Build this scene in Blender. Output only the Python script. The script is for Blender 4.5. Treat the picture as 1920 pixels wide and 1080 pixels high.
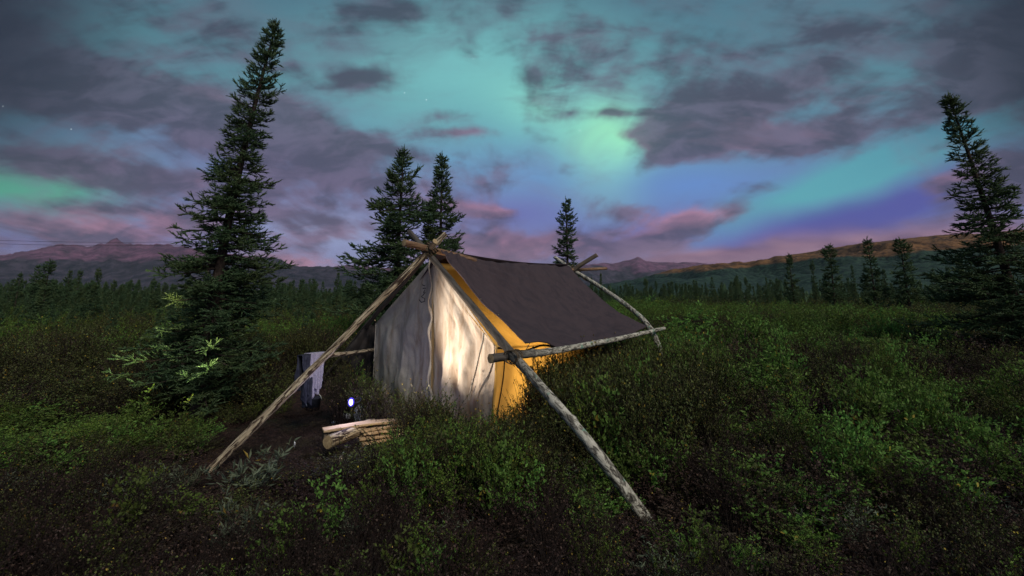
import bpy, bmesh, math, random
import numpy as np
from mathutils import Vector, Matrix, Euler, noise as mnoise

for _o in list(bpy.data.objects):
    bpy.data.objects.remove(_o)
SC = bpy.context.scene
COL = SC.collection
R = math.radians

# ------------------------------------------------------------------ camera
CAM_H, PITCH, FPX, HORIZON = 1.70, R(10.0), 853.0, 547.0
PPY = HORIZON - FPX * math.tan(PITCH)          # row of the optical axis in the 1920x1080 frame
cam_data = bpy.data.cameras.new('camera')
cam = bpy.data.objects.new('camera', cam_data)
COL.objects.link(cam)
cam.location = (0, 0, CAM_H)
cam.rotation_euler = (R(90) + PITCH, 0, 0)
cam_data.sensor_width = 36
cam_data.lens = FPX / 1920 * 36
cam_data.shift_y = (PPY - 540) / 1920
cam_data.clip_start = 0.05
cam_data.clip_end = 60000
SC.camera = cam

def ray(px, py):
    a = (px - 960) / FPX
    b = (PPY - py) / FPX
    return Vector((a, math.cos(PITCH) - b * math.sin(PITCH), math.sin(PITCH) + b * math.cos(PITCH)))
def at(px, py, Y):
    """world point seen at a photograph pixel, at ground distance Y ahead"""
    d = ray(px, py)
    return Vector((0, 0, CAM_H)) + d * (Y / d.y)
def on_z(px, py, z=0.0):
    d = ray(px, py)
    return Vector((0, 0, CAM_H)) + d * ((z - CAM_H) / d.z)
def to_px(p):
    x, y, z = p[0], p[1], p[2] - CAM_H
    dep = y * math.cos(PITCH) + z * math.sin(PITCH)
    up = -y * math.sin(PITCH) + z * math.cos(PITCH)
    return 960 + FPX * x / dep, PPY - FPX * up / dep

def lin(c, k=1.0):
    o = []
    for v in c[:3]:
        v = v / 255.0
        o.append((v / 12.92 if v <= 0.04045 else ((v + 0.055) / 1.055) ** 2.4) * k)
    return (o[0], o[1], o[2], 1.0)

# ------------------------------------------------------------------ view
SC.view_settings.view_transform = 'Standard'
SC.view_settings.look = 'None'
SC.view_settings.exposure = 0.0
SC.view_settings.gamma = 1.0
SC.view_settings.use_curve_mapping = False
SC.render.engine = 'CYCLES'
SC.cycles.use_denoising = True
SC.cycles.max_bounces = 6
SC.cycles.diffuse_bounces = 2
SC.cycles.glossy_bounces = 2
SC.cycles.transmission_bounces = 4
SC.cycles.transparent_max_bounces = 6
SC.cycles.sample_clamp_indirect = 2.0
SC.cycles.caustics_reflective = False
SC.cycles.caustics_refractive = False

# ------------------------------------------------------------------ node helper
class NT:
    def __init__(self, tree):
        self.t = tree
        self.n = 0
    def new(self, kind, **kw):
        nd = self.t.nodes.new(kind)
        nd.location = (200 * (self.n % 40), -220 * (self.n // 40)); self.n += 1
        for k, v in kw.items():
            setattr(nd, k, v)
        return nd
    def put(self, sock, v):
        if isinstance(v, bpy.types.NodeSocket):
            self.t.links.new(v, sock)
        elif v is not None:
            sock.default_value = v
    def math(self, op, a, b=None, c=None, clamp=False):
        nd = self.new('ShaderNodeMath', operation=op, use_clamp=clamp)
        for i, v in enumerate((a, b, c)):
            self.put(nd.inputs[i], v)
        return nd.outputs[0]
    def vmath(self, op, a, b=None, s=None):
        nd = self.new('ShaderNodeVectorMath', operation=op)
        self.put(nd.inputs[0], a)
        if b is not None: self.put(nd.inputs[1], b)
        if s is not None: self.put(nd.inputs['Scale'], s)
        return nd.outputs['Value'] if op in ('LENGTH', 'DOT_PRODUCT', 'DISTANCE') else nd.outputs[0]
    def mix(self, f, a, b, blend='MIX'):
        nd = self.new('ShaderNodeMix', data_type='RGBA', blend_type=blend)
        nd.clamp_factor = True
        self.put(nd.inputs[0], f); self.put(nd.inputs[6], a); self.put(nd.inputs[7], b)
        return nd.outputs[2]
    def noise(self, vec, scale, detail=3.0, rough=0.5, dist=0.0, color=False, dim='3D', w=None):
        nd = self.new('ShaderNodeTexNoise', noise_dimensions=dim)
        if vec is not None: self.put(nd.inputs['Vector'], vec)
        nd.inputs['Scale'].default_value = scale
        nd.inputs['Detail'].default_value = detail
        nd.inputs['Roughness'].default_value = rough
        nd.inputs['Distortion'].default_value = dist
        return nd.outputs[1 if color else 0]
    def smooth(self, v, a, b, lo=0.0, hi=1.0):
        nd = self.new('ShaderNodeMapRange', interpolation_type='SMOOTHSTEP')
        self.put(nd.inputs[0], v)
        nd.inputs[1].default_value = a; nd.inputs[2].default_value = b
        nd.inputs[3].default_value = lo; nd.inputs[4].default_value = hi
        return nd.outputs[0]
    def ramp(self, v, stops, interp='LINEAR'):
        nd = self.new('ShaderNodeValToRGB')
        cr = nd.color_ramp; cr.interpolation = interp
        while len(cr.elements) < len(stops): cr.elements.new(0.5)
        for e, (p, c) in zip(cr.elements, stops):
            e.position = p; e.color = c if len(c) == 4 else (*c, 1)
        self.put(nd.inputs[0], v)
        return nd.outputs[0]
    def mapping(self, vec, loc=(0, 0, 0), rot=(0, 0, 0), scale=(1, 1, 1), kind='POINT'):
        nd = self.new('ShaderNodeMapping', vector_type=kind)
        self.put(nd.inputs[0], vec)
        nd.inputs[1].default_value = loc; nd.inputs[2].default_value = rot; nd.inputs[3].default_value = scale
        return nd.outputs[0]

# ------------------------------------------------------------------ the sky: dusk, aurora and drifting cloud
world = bpy.data.worlds.new('World')
SC.world = world
world.use_nodes = True
world.node_tree.nodes.clear()
W = NT(world.node_tree)
tc = W.new('ShaderNodeTexCoord').outputs['Generated']
sep = W.new('ShaderNodeSeparateXYZ'); W.put(sep.inputs[0], tc)
dx, dy, dz = sep.outputs
ady = W.math('MAXIMUM', W.math('ABSOLUTE', dy), 0.25)
cx = W.new('ShaderNodeCombineXYZ')
W.put(cx.inputs[0], W.math('DIVIDE', dx, ady)); W.put(cx.inputs[1], W.math('DIVIDE', dz, ady))
UV = cx.outputs[0]
V = W.math('DIVIDE', dz, ady)
# slow warp so that no patch has a plain round edge
warp = W.vmath('SUBTRACT', W.noise(UV, 3.0, 3, 0.5, color=True), (0.5, 0.5, 0.5))
UVW = W.vmath('ADD', UV, W.vmath('SCALE', warp, s=0.13))
UVS = W.vmath('ADD', UV, W.vmath('SCALE', warp, s=0.07))

def uv_px(px, py):
    d = ray(px, py)
    return d.x / d.y, d.z / d.y
def blob(px, py, rx, ry, ang=0.0, vec=None, soft=True):
    u, v = uv_px(px, py)
    m = W.mapping(vec if vec is not None else UVW, (u, v, 0), (0, 0, R(ang)), (rx / FPX, ry / FPX, 1e3), 'TEXTURE')
    g = W.new('ShaderNodeTexGradient', gradient_type='QUADRATIC_SPHERE' if soft else 'SPHERICAL')
    W.put(g.inputs[0], m)
    return g.outputs[1]

clear = W.ramp(W.math('MULTIPLY', V, 1.25), [
    (0.00, lin((112, 106, 134))), (0.05, lin((118, 116, 152))), (0.14, lin((104, 110, 164))),
    (0.27, lin((96, 116, 166))), (0.42, lin((88, 128, 156))), (0.62, lin((80, 128, 142))), (0.9, lin((64, 100, 118)))])
CLEAR_BLOBS = [
    (1500, 60, 800, 260, 0, (72, 118, 134), 0.8),
    (250, 60, 560, 300, 0, (74, 122, 134), 0.9),
    (850, 130, 560, 330, 8, (106, 172, 174), 1.2),
    (1080, 210, 480, 280, -8, (106, 178, 182), 1.2),
    (1135, 282, 190, 150, 80, (150, 232, 186), 1.7),
    (1020, 205, 260, 130, -30, (126, 200, 186), 1.0),
    (960, 330, 420, 120, 0, (98, 146, 188), 1.1),
    (1300, 350, 420, 110, 0, (92, 130, 188), 1.1),
    (50, 345, 380, 120, -4, (82, 168, 142), 1.5),
    (430, 290, 500, 110, -12, (104, 116, 162), 1.0),
    (640, 430, 560, 150, 0, (140, 150, 186), 1.1),
    (960, 400, 420, 110, 0, (98, 106, 166), 1.1),
    (1600, 402, 620, 100, 15, (72, 76, 148), 1.7),
    (1290, 440, 330, 90, 0, (92, 98, 178), 1.0),
    (1640, 312, 640, 70, 20, (82, 156, 168), 2.0),
    (1780, 240, 420, 110, 20, (66, 124, 146), 1.0),
]
for (px, py, rx, ry, an, c, w) in CLEAR_BLOBS:
    clear = W.mix(W.math('MULTIPLY', blob(px, py, rx, ry, an, UVS), w, clamp=True), clear, lin(c))

clear = W.mix(0.10, clear, lin((112, 122, 140)))
VE = W.noise(W.mapping(UVW, (2, 9, 0), (0, 0, R(-4)), (0.8, 2.0, 1)), 2.6, 5, 0.6, 0.6)
clear = W.mix(W.smooth(VE, 0.44, 0.68, 0.0, 0.50), clear, W.ramp(W.math('MULTIPLY', V, 1.25), [(0.0, lin((134, 120, 148))), (0.3, lin((112, 112, 140))), (0.8, lin((88, 104, 120)))]))
# cloud field: noise on a level sheet overhead, drawn out along the wind
den = W.math('ADD', W.math('MAXIMUM', dz, 0.0), 0.16)
pc = W.new('ShaderNodeCombineXYZ')
W.put(pc.inputs[0], W.math('DIVIDE', dx, den)); W.put(pc.inputs[1], W.math('DIVIDE', dy, den))
PL = W.mapping(pc.outputs[0], (0.7, 3.1, 0), (0, 0, R(-6)), (1.5, 0.62, 1))
big = W.noise(PL, 1.25, 5, 0.55, 0.35)
fine = W.noise(W.mapping(UVS, (3, 1, 0), (0, 0, 0), (1.0, 2.1, 1)), 5.5, 4, 0.55, 0.3)
mid = W.noise(PL, 3.1, 4, 0.55, 0.2)
D = W.math('MULTIPLY', W.math('SUBTRACT', big, 0.5), 1.3)
strk = W.noise(W.mapping(PL, (4, 1, 0), (0, 0, 0), (1.5, 0.55, 1)), 5.5, 5, 0.55, 0.15)
D = W.math('ADD', D, W.math('MULTIPLY', W.math('SUBTRACT', fine, 0.5), 2.0))
D = W.math('ADD', D, W.math('MULTIPLY', W.math('SUBTRACT', mid, 0.5), 1.2))
D = W.math('ADD', D, W.math('MULTIPLY', W.math('SUBTRACT', strk, 0.5), 0.55))
CLOUD_BLOBS = [  # px, py, rx, ry, angle, weight
    (0, 30, 430, 250, -10, 1.1), (330, 222, 760, 120, -16, 1.9), (120, 150, 520, 120, -14, 1.3), (610, 270, 420, 105, -18, 1.3),
    (180, 312, 520, 66, -12, 1.7), (470, 345, 330, 55, -8, 1.1), (190, 425, 640, 76, -3, 1.5), (190, 372, 420, 36, -8, 0.9),
    (655, 160, 170, 62, 4, 1.7), (545, 130, 150, 60, -14, 1.1), (300, 95, 330, 70, -10, 0.7), (740, 20, 190, 90, 0, 1.2),
    (960, 0, 130, 60, 0, 0.8), (1085, 70, 380, 190, 8, 0.75), (1010, 130, 190, 90, 30, 0.45), (1330, 205, 260, 115, 10, 2.1), (1400, 262, 330, 66, 6, 1.7),
    (1265, 285, 190, 60, 0, 1.5), (1200, 255, 90, 40, 0, 1.0), (1380, 95, 230, 70, 12, 0.7), (1490, 280, 260, 40, 10, 0.8), (560, 395, 260, 34, -6, 0.7), (760, 300, 220, 40, -14, 0.7), (420, 60, 300, 60, -8, 0.7), (1180, 385, 160, 26, 6, 0.6), (1560, 60, 260, 60, 14, 0.7), (1560, 130, 330, 90, 22, 1.0), (1880, 110, 330, 220, 20, 1.8), (1790, 345, 170, 60, -10, 0.9),
    (1800, 205, 330, 56, 14, 1.3), (1600, 215, 230, 60, 20, 1.0), (1900, 330, 260, 130, 10, 1.7), (1760, 330, 130, 50, -10, 0.7),
    (1290, 408, 150, 38, 2, 1.7), (1225, 445, 260, 62, 2, 1.5), (1370, 405, 60, 22, 10, 1.0), (900, 392, 190, 34, -2, 1.8), (930, 455, 420, 62, 0, 1.5),
    (600, 442, 110, 50, 8, 1.3), (610, 408, 90, 22, 0, 0.8), (700, 345, 260, 50, -12, 0.9), (860, 262, 120, 26, 2, 1.0), (1070, 212, 55, 30, 10, 0.9), (1150, 214, 80, 24, 8, 1.0),
    (560, 490, 240, 40, 0, 1.1), (830, 225, 90, 40, 0, 0.6),
    (60, 345, 190, 44, 0, -1.1), (1135, 285, 130, 130, 0, -0.9), (1570, 385, 420, 80, 13, -2.0), (980, 378, 200, 44, 0, -1.0), (760, 130, 0.1, 0.1, 0, 0.0),
    (870, 170, 230, 130, 0, -0.7), (1560, 330, 300, 50, 18, -0.6), (1200, 345, 420, 46, 4, -0.9), (660, 460, 120, 40, 0, -0.7),
]
for (px, py, rx, ry, an, w) in CLOUD_BLOBS:
    if w: D = W.math('MULTIPLY_ADD', blob(px, py, rx, ry, an), w * 0.86, D)
# the smooth bank lying over the hill
bank = W.smooth(blob(1680, 478, 800, 112, 6, UVS), 0.05, 0.42)
bank2 = W.smooth(blob(1330, 487, 330, 46, 3, UVS), 0.02, 0.5)
bank = W.math('MAXIMUM', bank, bank2)
lowcloud = W.smooth(V, 0.16, 0.0)
D = W.math('ADD', D, W.math('MULTIPLY', lowcloud, 0.15))
D = W.math('SUBTRACT', D, 0.12)
D = W.math('ADD', D, W.math('MULTIPLY', W.math('SUBTRACT', W.noise(W.mapping(UVW, (7, 2, 0), (0, 0, 0), (1.0, 1.9, 1)), 11, 4, 0.55, 0.2), 0.5), 0.9))
A = W.smooth(D, -0.30, 0.70)
thick = W.smooth(D, 0.25, 1.35)
pinkn = W.noise(W.mapping(UV, (0, 0, 0), (0, 0, R(8)), (1, 2.6, 1)), 6.0, 5, 0.6, 0.6)
PINK_BLOBS = [(1300, 250, 420, 100, 6, 0.9), (1290, 402, 200, 46, 2, 1.8), (900, 386, 180, 26, -2, 1.4), (950, 460, 500, 60, 0, 1.0), (200, 400, 600, 80, -6, 0.9),
              (1460, 255, 260, 50, 8, 1.0), (870, 262, 150, 36, 0, 1.2), (600, 490, 260, 44, 0, 1.6), (1080, 70, 330, 150, 0, 0.5), (450, 200, 420, 60, -14, 0.6), (1780, 330, 200, 60, -10, 0.9)]
pk = W.math('MULTIPLY', W.math('SUBTRACT', pinkn, 0.52), 2.4)
for (px, py, rx, ry, an, w) in PINK_BLOBS:
    pk = W.math('MULTIPLY_ADD', blob(px, py, rx, ry, an), w, pk)
pk = W.math('MULTIPLY', W.math('SUBTRACT', pk, W.math('MULTIPLY', thick, 0.42)), 1.0, clamp=True)
dark_hi = W.ramp(W.math('MULTIPLY', V, 1.25), [(0.0, lin((88, 76, 98))), (0.2, lin((78, 72, 94))), (0.5, lin((70, 70, 88))), (0.9, lin((58, 66, 82)))])
ccol = W.mix(pk, dark_hi, W.ramp(W.math('MULTIPLY', V, 1.25), [(0.0, lin((164, 120, 140))), (0.15, lin((168, 122, 144))), (0.4, lin((132, 106, 130))), (0.8, lin((104, 100, 120)))]))
var = W.noise(W.mapping(UVS, (1, 5, 0), (0, 0, R(-6)), (1.0, 2.4, 1)), 6.5, 5, 0.6, 0.4)
ccol = W.mix(W.math('MULTIPLY', thick, 0.45), ccol, lin((62, 62, 78)))
ccol = W.mix(W.smooth(var, 0.40, 0.64, 0.0, 0.7), ccol, W.ramp(W.math('MULTIPLY', V, 1.25), [(0.0, lin((128, 106, 130))), (0.3, lin((106, 94, 120))), (0.8, lin((88, 94, 112)))]))
# cloud edges take colour from the sky behind them
sky = W.mix(W.math('MULTIPLY', A, 0.88), clear, ccol)
bcol = W.mix(W.smooth(W.noise(W.mapping(UV, (0, 0, 0), (0, 0, R(-10)), (1, 4, 1)), 5, 3, 0.5), 0.3, 0.7), lin((106, 84, 108)), lin((142, 112, 130)))
sky = W.mix(W.math('MULTIPLY', bank, 0.95), sky, bcol)
# the darker edges of the sky left and right
edgeL = W.smooth(W.math('DIVIDE', dx, ady), -0.75, -1.25)
edgeR = W.smooth(W.math('DIVIDE', dx, ady), 0.85, 1.3)
ed = W.math('MULTIPLY', W.math('MAXIMUM', edgeL, edgeR), W.smooth(V, 0.12, 0.5, 0.15, 0.9))
sky = W.mix(ed, sky, lin((40, 48, 62)))
# a few faint stars between the clouds
vor = W.new('ShaderNodeTexVoronoi'); W.put(vor.inputs['Vector'], UV); vor.inputs['Scale'].default_value = 17
star = W.math('MULTIPLY', W.math('LESS_THAN', vor.outputs['Distance'], 0.028),
              W.math('MULTIPLY', W.math('SUBTRACT', 1.0, A), W.smooth(V, 0.08, 0.2)))
sepc = W.new('ShaderNodeSeparateColor'); W.put(sepc.inputs[0], vor.outputs['Color'])
star = W.math('MULTIPLY', star, W.smooth(sepc.outputs[0], 0.25, 1.0))
sky = W.mix(star, sky, (0.75, 0.9, 0.95, 1))
# below the horizon: dark land colour
sky = W.mix(W.smooth(dz, 0.0, -0.05), sky, (0.02, 0.025, 0.03, 1))
bg = W.new('ShaderNodeBackground'); W.put(bg.inputs[0], sky); bg.inputs[1].default_value = 1.24
out = W.new('ShaderNodeOutputWorld'); W.put(out.inputs[0], bg.outputs[0])
world.cycles.sampling_method = 'MANUAL'
world.cycles.sample_map_resolution = 512

# last glow of the set sun, high and wide, from behind the camera and to its right
sun_d = bpy.data.lights.new('sun', 'SUN')
sun = bpy.data.objects.new('sun', sun_d); COL.objects.link(sun)
sun_d.energy = 2.0
sun_d.angle = R(25)
sun_d.color = (1.0, 0.90, 0.76)
sun.rotation_euler = (R(48), 0, R(34))

# ------------------------------------------------------------------ helpers: meshes, tags, noise, materials
RNG = np.random.default_rng(7)
def mesh_np(name, V, F, mats=(), midx=None, attr=None, smooth=False):
    V = np.asarray(V, np.float32); F = np.asarray(F, np.int32)
    me = bpy.data.meshes.new(name)
    me.vertices.add(len(V)); me.vertices.foreach_set('co', V.ravel())
    k = F.shape[1]
    me.loops.add(F.size); me.loops.foreach_set('vertex_index', F.ravel())
    me.polygons.add(len(F))
    me.polygons.foreach_set('loop_start', np.arange(0, F.size, k, dtype=np.int32))
    me.polygons.foreach_set('loop_total', np.full(len(F), k, np.int32))
    for m in mats: me.materials.append(m)
    if midx is not None: me.polygons.foreach_set('material_index', np.asarray(midx, np.int32))
    if smooth: me.polygons.foreach_set('use_smooth', np.ones(len(F), bool))
    if attr is not None:
        a = me.attributes.new('tone', 'FLOAT', 'POINT'); a.data.foreach_set('value', np.asarray(attr, np.float32))
    me.update(calc_edges=True); me.validate()
    return me
def link(name, me, parent=None, loc=None):
    o = bpy.data.objects.new(name, me); COL.objects.link(o)
    if parent is not None: o.parent = parent
    if loc is not None: o.location = loc
    return o
def empty(name, loc=(0, 0, 0), rz=0.0):
    o = bpy.data.objects.new(name, None); COL.objects.link(o)
    o.location = loc; o.rotation_euler = (0, 0, rz); o.empty_display_size = 0.2
    return o
def tag(o, label=None, cat=None, group=None, kind=None):
    for k, v in (('label', label), ('category', cat), ('group', group), ('kind', kind)):
        if v: o[k] = v
    return o
def hsh(ix, iy, s):
    n = (ix.astype(np.int64) * 374761393 + iy.astype(np.int64) * 668265263 + s * 974634777) & 0xffffffff
    n = ((n ^ (n >> 13)) * 1274126177) & 0xffffffff
    return ((n ^ (n >> 16)) & 0xffffff) / float(0xffffff)
def vnoise(x, y, s=0):
    x = np.asarray(x, float); y = np.asarray(y, float)
    ix = np.floor(x); iy = np.floor(y); fx = x - ix; fy = y - iy
    fx = fx * fx * (3 - 2 * fx); fy = fy * fy * (3 - 2 * fy)
    a = hsh(ix, iy, s); b = hsh(ix + 1, iy, s); c = hsh(ix, iy + 1, s); d = hsh(ix + 1, iy + 1, s)
    return (a * (1 - fx) + b * fx) * (1 - fy) + (c * (1 - fx) + d * fx) * fy
def fbm(x, y, s=0, o=4, g=0.5):
    t = 0; a = 1; n = 0
    for i in range(o):
        t = t + a * vnoise(np.asarray(x) * 2 ** i, np.asarray(y) * 2 ** i, s + i * 17); n += a; a *= g
    return t / n
def sst(v, a, b):
    t = np.clip((np.asarray(v, float) - a) / (b - a), 0, 1); return t * t * (3 - 2 * t)
def ground_z(x, y):
    x = np.asarray(x, float); y = np.asarray(y, float)
    z = 0.10 * (fbm(x * 0.5, y * 0.5, 3, 3) - 0.5) * sst(y, 1, 6)
    left = sst(-x, 0.5, 6)
    z = z - 3.2 * sst(y, 26 - 15 * left, 90)
    r = np.hypot(x, y)
    return z + (fbm(x * 0.02, y * 0.02, 9, 4) - 0.5) * 2.5 * sst(r, 40, 300)

def new_mat(name):
    m = bpy.data.materials.new(name); m.use_nodes = True
    m.node_tree.nodes.clear()
    return m, NT(m.node_tree)
def finish(m, n, col, rough=0.85, bump=None, bstr=0.5, bdist=0.01, trans=None, tcol=None, spec=0.25, metal=0.0):
    p = n.new('ShaderNodeBsdfPrincipled')
    n.put(p.inputs['Base Color'], col); n.put(p.inputs['Roughness'], rough)
    p.inputs['Specular IOR Level'].default_value = spec; p.inputs['Metallic'].default_value = metal
    if bump is not None:
        b = n.new('ShaderNodeBump'); b.inputs['Strength'].default_value = bstr; b.inputs['Distance'].default_value = bdist
        n.put(b.inputs['Height'], bump); n.put(p.inputs['Normal'], b.outputs[0])
    sh = p.outputs[0]
    if trans:
        t = n.new('ShaderNodeBsdfTranslucent'); n.put(t.inputs[0], tcol if tcol is not None else col)
        mx = n.new('ShaderNodeMixShader'); n.put(mx.inputs[0], trans); n.put(mx.inputs[1], sh); n.put(mx.inputs[2], t.outputs[0]); sh = mx.outputs[0]
    o = n.new('ShaderNodeOutputMaterial'); n.put(o.inputs[0], sh)
    return m
def wpos(n): return n.new('ShaderNodeNewGeometry').outputs['Position']
def opos(n): return n.new('ShaderNodeTexCoord').outputs['Object']

# ------------------------------------------------------------------ ground
m, n = new_mat('soil'); P = wpos(n)
a = n.noise(P, 1.3, 6, 0.6); b = n.noise(P, 16, 8, 0.78)
c = n.mix(n.smooth(b, 0.40, 0.62), (0.008, 0.005, 0.005, 1), (0.075, 0.036, 0.033, 1))
c = n.mix(n.smooth(a, 0.45, 0.65), c, (0.020, 0.022, 0.010, 1))
M_SOIL = finish(m, n, c, 0.95, b, 1.0, 0.05)

def axis(lim, near, step, grow=1.16):
    v = [0.0]; s = step
    while v[-1] < lim:
        if v[-1] > near: s *= grow
        v.append(v[-1] + s)
    return v
ax = axis(14000, 10, 0.2); xs = np.array([-v for v in ax[:0:-1]] + ax)
ys = np.array([-v for v in axis(14000, 3, 0.5)[:0:-1]] + axis(14000, 14, 0.2))
GX, GY = np.meshgrid(xs, ys, indexing='ij')
GZ = ground_z(GX, GY) - 40 * sst(np.hypot(GX, GY), 3500, 9000)
idx = np.arange(GX.size).reshape(GX.shape)
F = np.stack([idx[:-1, :-1], idx[1:, :-1], idx[1:, 1:], idx[:-1, 1:]], -1).reshape(-1, 4)
g = link('ground', mesh_np('ground', np.stack([GX, GY, GZ], -1).reshape(-1, 3), F, [M_SOIL], smooth=True))
tag(g, 'dark heath soil with leaf litter', kind='structure')

# ------------------------------------------------------------------ mountains and hill
m, n = new_mat('mountain_dusk_tint'); P = wpos(n)
sp = n.new('ShaderNodeSeparateXYZ'); n.put(sp.inputs[0], P)
ns = n.noise(P, 0.0016, 6, 0.62); n2 = n.noise(P, 0.0045, 7, 0.68)
zz = n.math('ADD', sp.outputs[2], n.math('MULTIPLY', n.math('SUBTRACT', ns, 0.5), 900))
afterglow_rock = n.mix(n.smooth(n2, 0.35, 0.65), (0.070, 0.040, 0.090, 1), (0.22, 0.105, 0.190, 1))  # pink of the afterglow put into the rock colour
hazy_veg = n.mix(n.smooth(n2, 0.4, 0.65), (0.012, 0.018, 0.036, 1), (0.068, 0.060, 0.100, 1))  # blue of the haze put into the lower slope colour
c = n.mix(n.smooth(zz, 420, 600), hazy_veg, afterglow_rock)
M_MTN = finish(m, n, c, 0.95, n2, 0.9, 60)

m, n = new_mat('hill_tundra'); P = wpos(n)
sp = n.new('ShaderNodeSeparateXYZ'); n.put(sp.inputs[0], P)
ns = n.noise(P, 0.004, 6, 0.6); n2 = n.noise(n.mapping(P, scale=(1, 1, 3)), 0.03, 6, 0.7); n3 = n.noise(P, 0.11, 3, 0.6)
zz = n.math('ADD', n.math('MULTIPLY_ADD', sp.outputs[0], -0.080, sp.outputs[2]), n.math('MULTIPLY', n.math('SUBTRACT', ns, 0.5), 46))
tun = n.mix(n.smooth(n2, 0.35, 0.65), (0.045, 0.028, 0.022, 1), (0.24, 0.125, 0.060, 1))
wood = n.mix(n.smooth(n3, 0.4, 0.66), (0.012, 0.030, 0.030, 1), (0.036, 0.074, 0.056, 1))
c = n.mix(n.smooth(zz, 14, 22), wood, tun)
M_HILL = finish(m, n, c, 0.95, n2, 0.8, 8)

def mountain(name, pts, D, foot, back, amp, seed, mat, step=3.0, rows=46, zfoot=-8, pw=1.25, freq=1.0, crest=1.0):
    px = np.arange(pts[0][0], pts[-1][0] + 1, step)
    py = np.interp(px, [p[0] for p in pts], [p[1] for p in pts])
    nx = len(px)
    top = np.array([at(a, b, D) for a, b in zip(px, py)])
    top[:, 2] += (fbm(px * 0.035, px * 0 + seed, seed, 5, 0.6) - 0.5) * amp * 0.38 * crest
    ts = np.concatenate([np.linspace(0, 1, rows), np.linspace(1.06, 1.8, 10)])
    Vv = []
    for t in ts:
        if t <= 1:
            k = foot + (D - foot) * t; base = top[:, 2] * (t ** pw)
        else:
            k = D + (back - D) * (t - 1) / 0.8; base = top[:, 2] * (1 - (t - 1) / 0.8) ** 0.8 if t < 1.8 else top[:, 2] * 0
        x = top[:, 0] / D * k; y = np.full(nx, k)
        if t <= 1: base = base + zfoot * (1 - t)
        else: base = base + zfoot * (t - 1)
        w = math.sin(math.pi * min(t, 1.0)) ** 0.8 if 0 < t < 1 else 0.0
        f = 1 / (amp * 6) * freq
        rd = 1 - np.abs(2 * fbm(x * f, y * f * 0.55, seed + 5, 5, 0.52) - 1) * 2
        z = base + (rd - 0.45) * amp * w
        Vv.append(np.stack([x, y, z], -1))
    Vv = np.array(Vv); nr = len(ts)
    idx = np.arange(nr * nx).reshape(nr, nx)
    F = np.stack([idx[:-1, :-1], idx[:-1, 1:], idx[1:, 1:], idx[1:, :-1]], -1).reshape(-1, 4)
    return link(name, mesh_np(name, Vv.reshape(-1, 3), F, [mat], smooth=True))

o = mountain('mountain_range', [(-900, 520), (-500, 500), (-200, 515), (-60, 502), (0, 482), (60, 468), (105, 459), (170, 459), (196, 458), (210, 450), (219, 446), (228, 454), (250, 460), (300, 457),
                       (340, 462), (390, 470), (440, 476), (500, 482), (530, 492), (560, 504), (585, 508), (620, 512), (660, 524), (720, 560)],
             9000, 5200, 13500, 430, 11, M_MTN, zfoot=-20)
tag(o, 'purple mountain range behind the leaning spruce', kind='structure')
o = mountain('distant_mountains', [(520, 545), (580, 520), (620, 505), (650, 498), (700, 503), (800, 500), (900, 506), (1000, 505), (1060, 502), (1100, 497), (1130, 491), (1160, 493), (1180, 488), (1196, 481),
                                   (1212, 490), (1250, 491), (1300, 491), (1330, 496), (1400, 500), (1600, 512)],
             11800, 8000, 16000, 420, 23, M_MTN, zfoot=-20, crest=0.6)
tag(o, 'far pink mountains seen past the tent ridge', kind='structure')
o = mountain('hill', [(1060, 556), (1140, 548), (1200, 530), (1260, 511), (1330, 500), (1400, 492), (1480, 478), (1560, 466), (1640, 454), (1700, 447), (1770, 441), (1830, 438), (1920, 431),
                      (2050, 428), (2250, 440), (2600, 470), (3000, 520)],
             1900, 560, 3400, 44, 31, M_HILL, step=3.0, rows=90, zfoot=-4, pw=1.0, freq=1.5, crest=0.35)
tag(o, 'long hill with brown tundra above dark forest', kind='structure')

# dusk air between here and the mountains
bm = bmesh.new(); bmesh.ops.create_cube(bm, size=1.0)
bmesh.ops.scale(bm, vec=(64000, 34000, 1300), verts=bm.verts); bmesh.ops.translate(bm, vec=(0, 0, 545), verts=bm.verts)
me = bpy.data.meshes.new('haze'); bm.to_mesh(me); bm.free()
m = bpy.data.materials.new('haze_air'); m.use_nodes = True; m.node_tree.nodes.clear(); n = NT(m.node_tree)
pv = n.new('ShaderNodeVolumePrincipled'); pv.inputs['Color'].default_value = (0.86, 0.88, 1.0, 1); pv.inputs['Density'].default_value = 0.000013; pv.inputs['Anisotropy'].default_value = 0.0
o_ = n.new('ShaderNodeOutputMaterial'); n.put(o_.inputs['Volume'], pv.outputs[0])
me.materials.append(m); hz = link('haze', me); tag(hz, 'thin dusk haze over the valley', kind='stuff')

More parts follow.
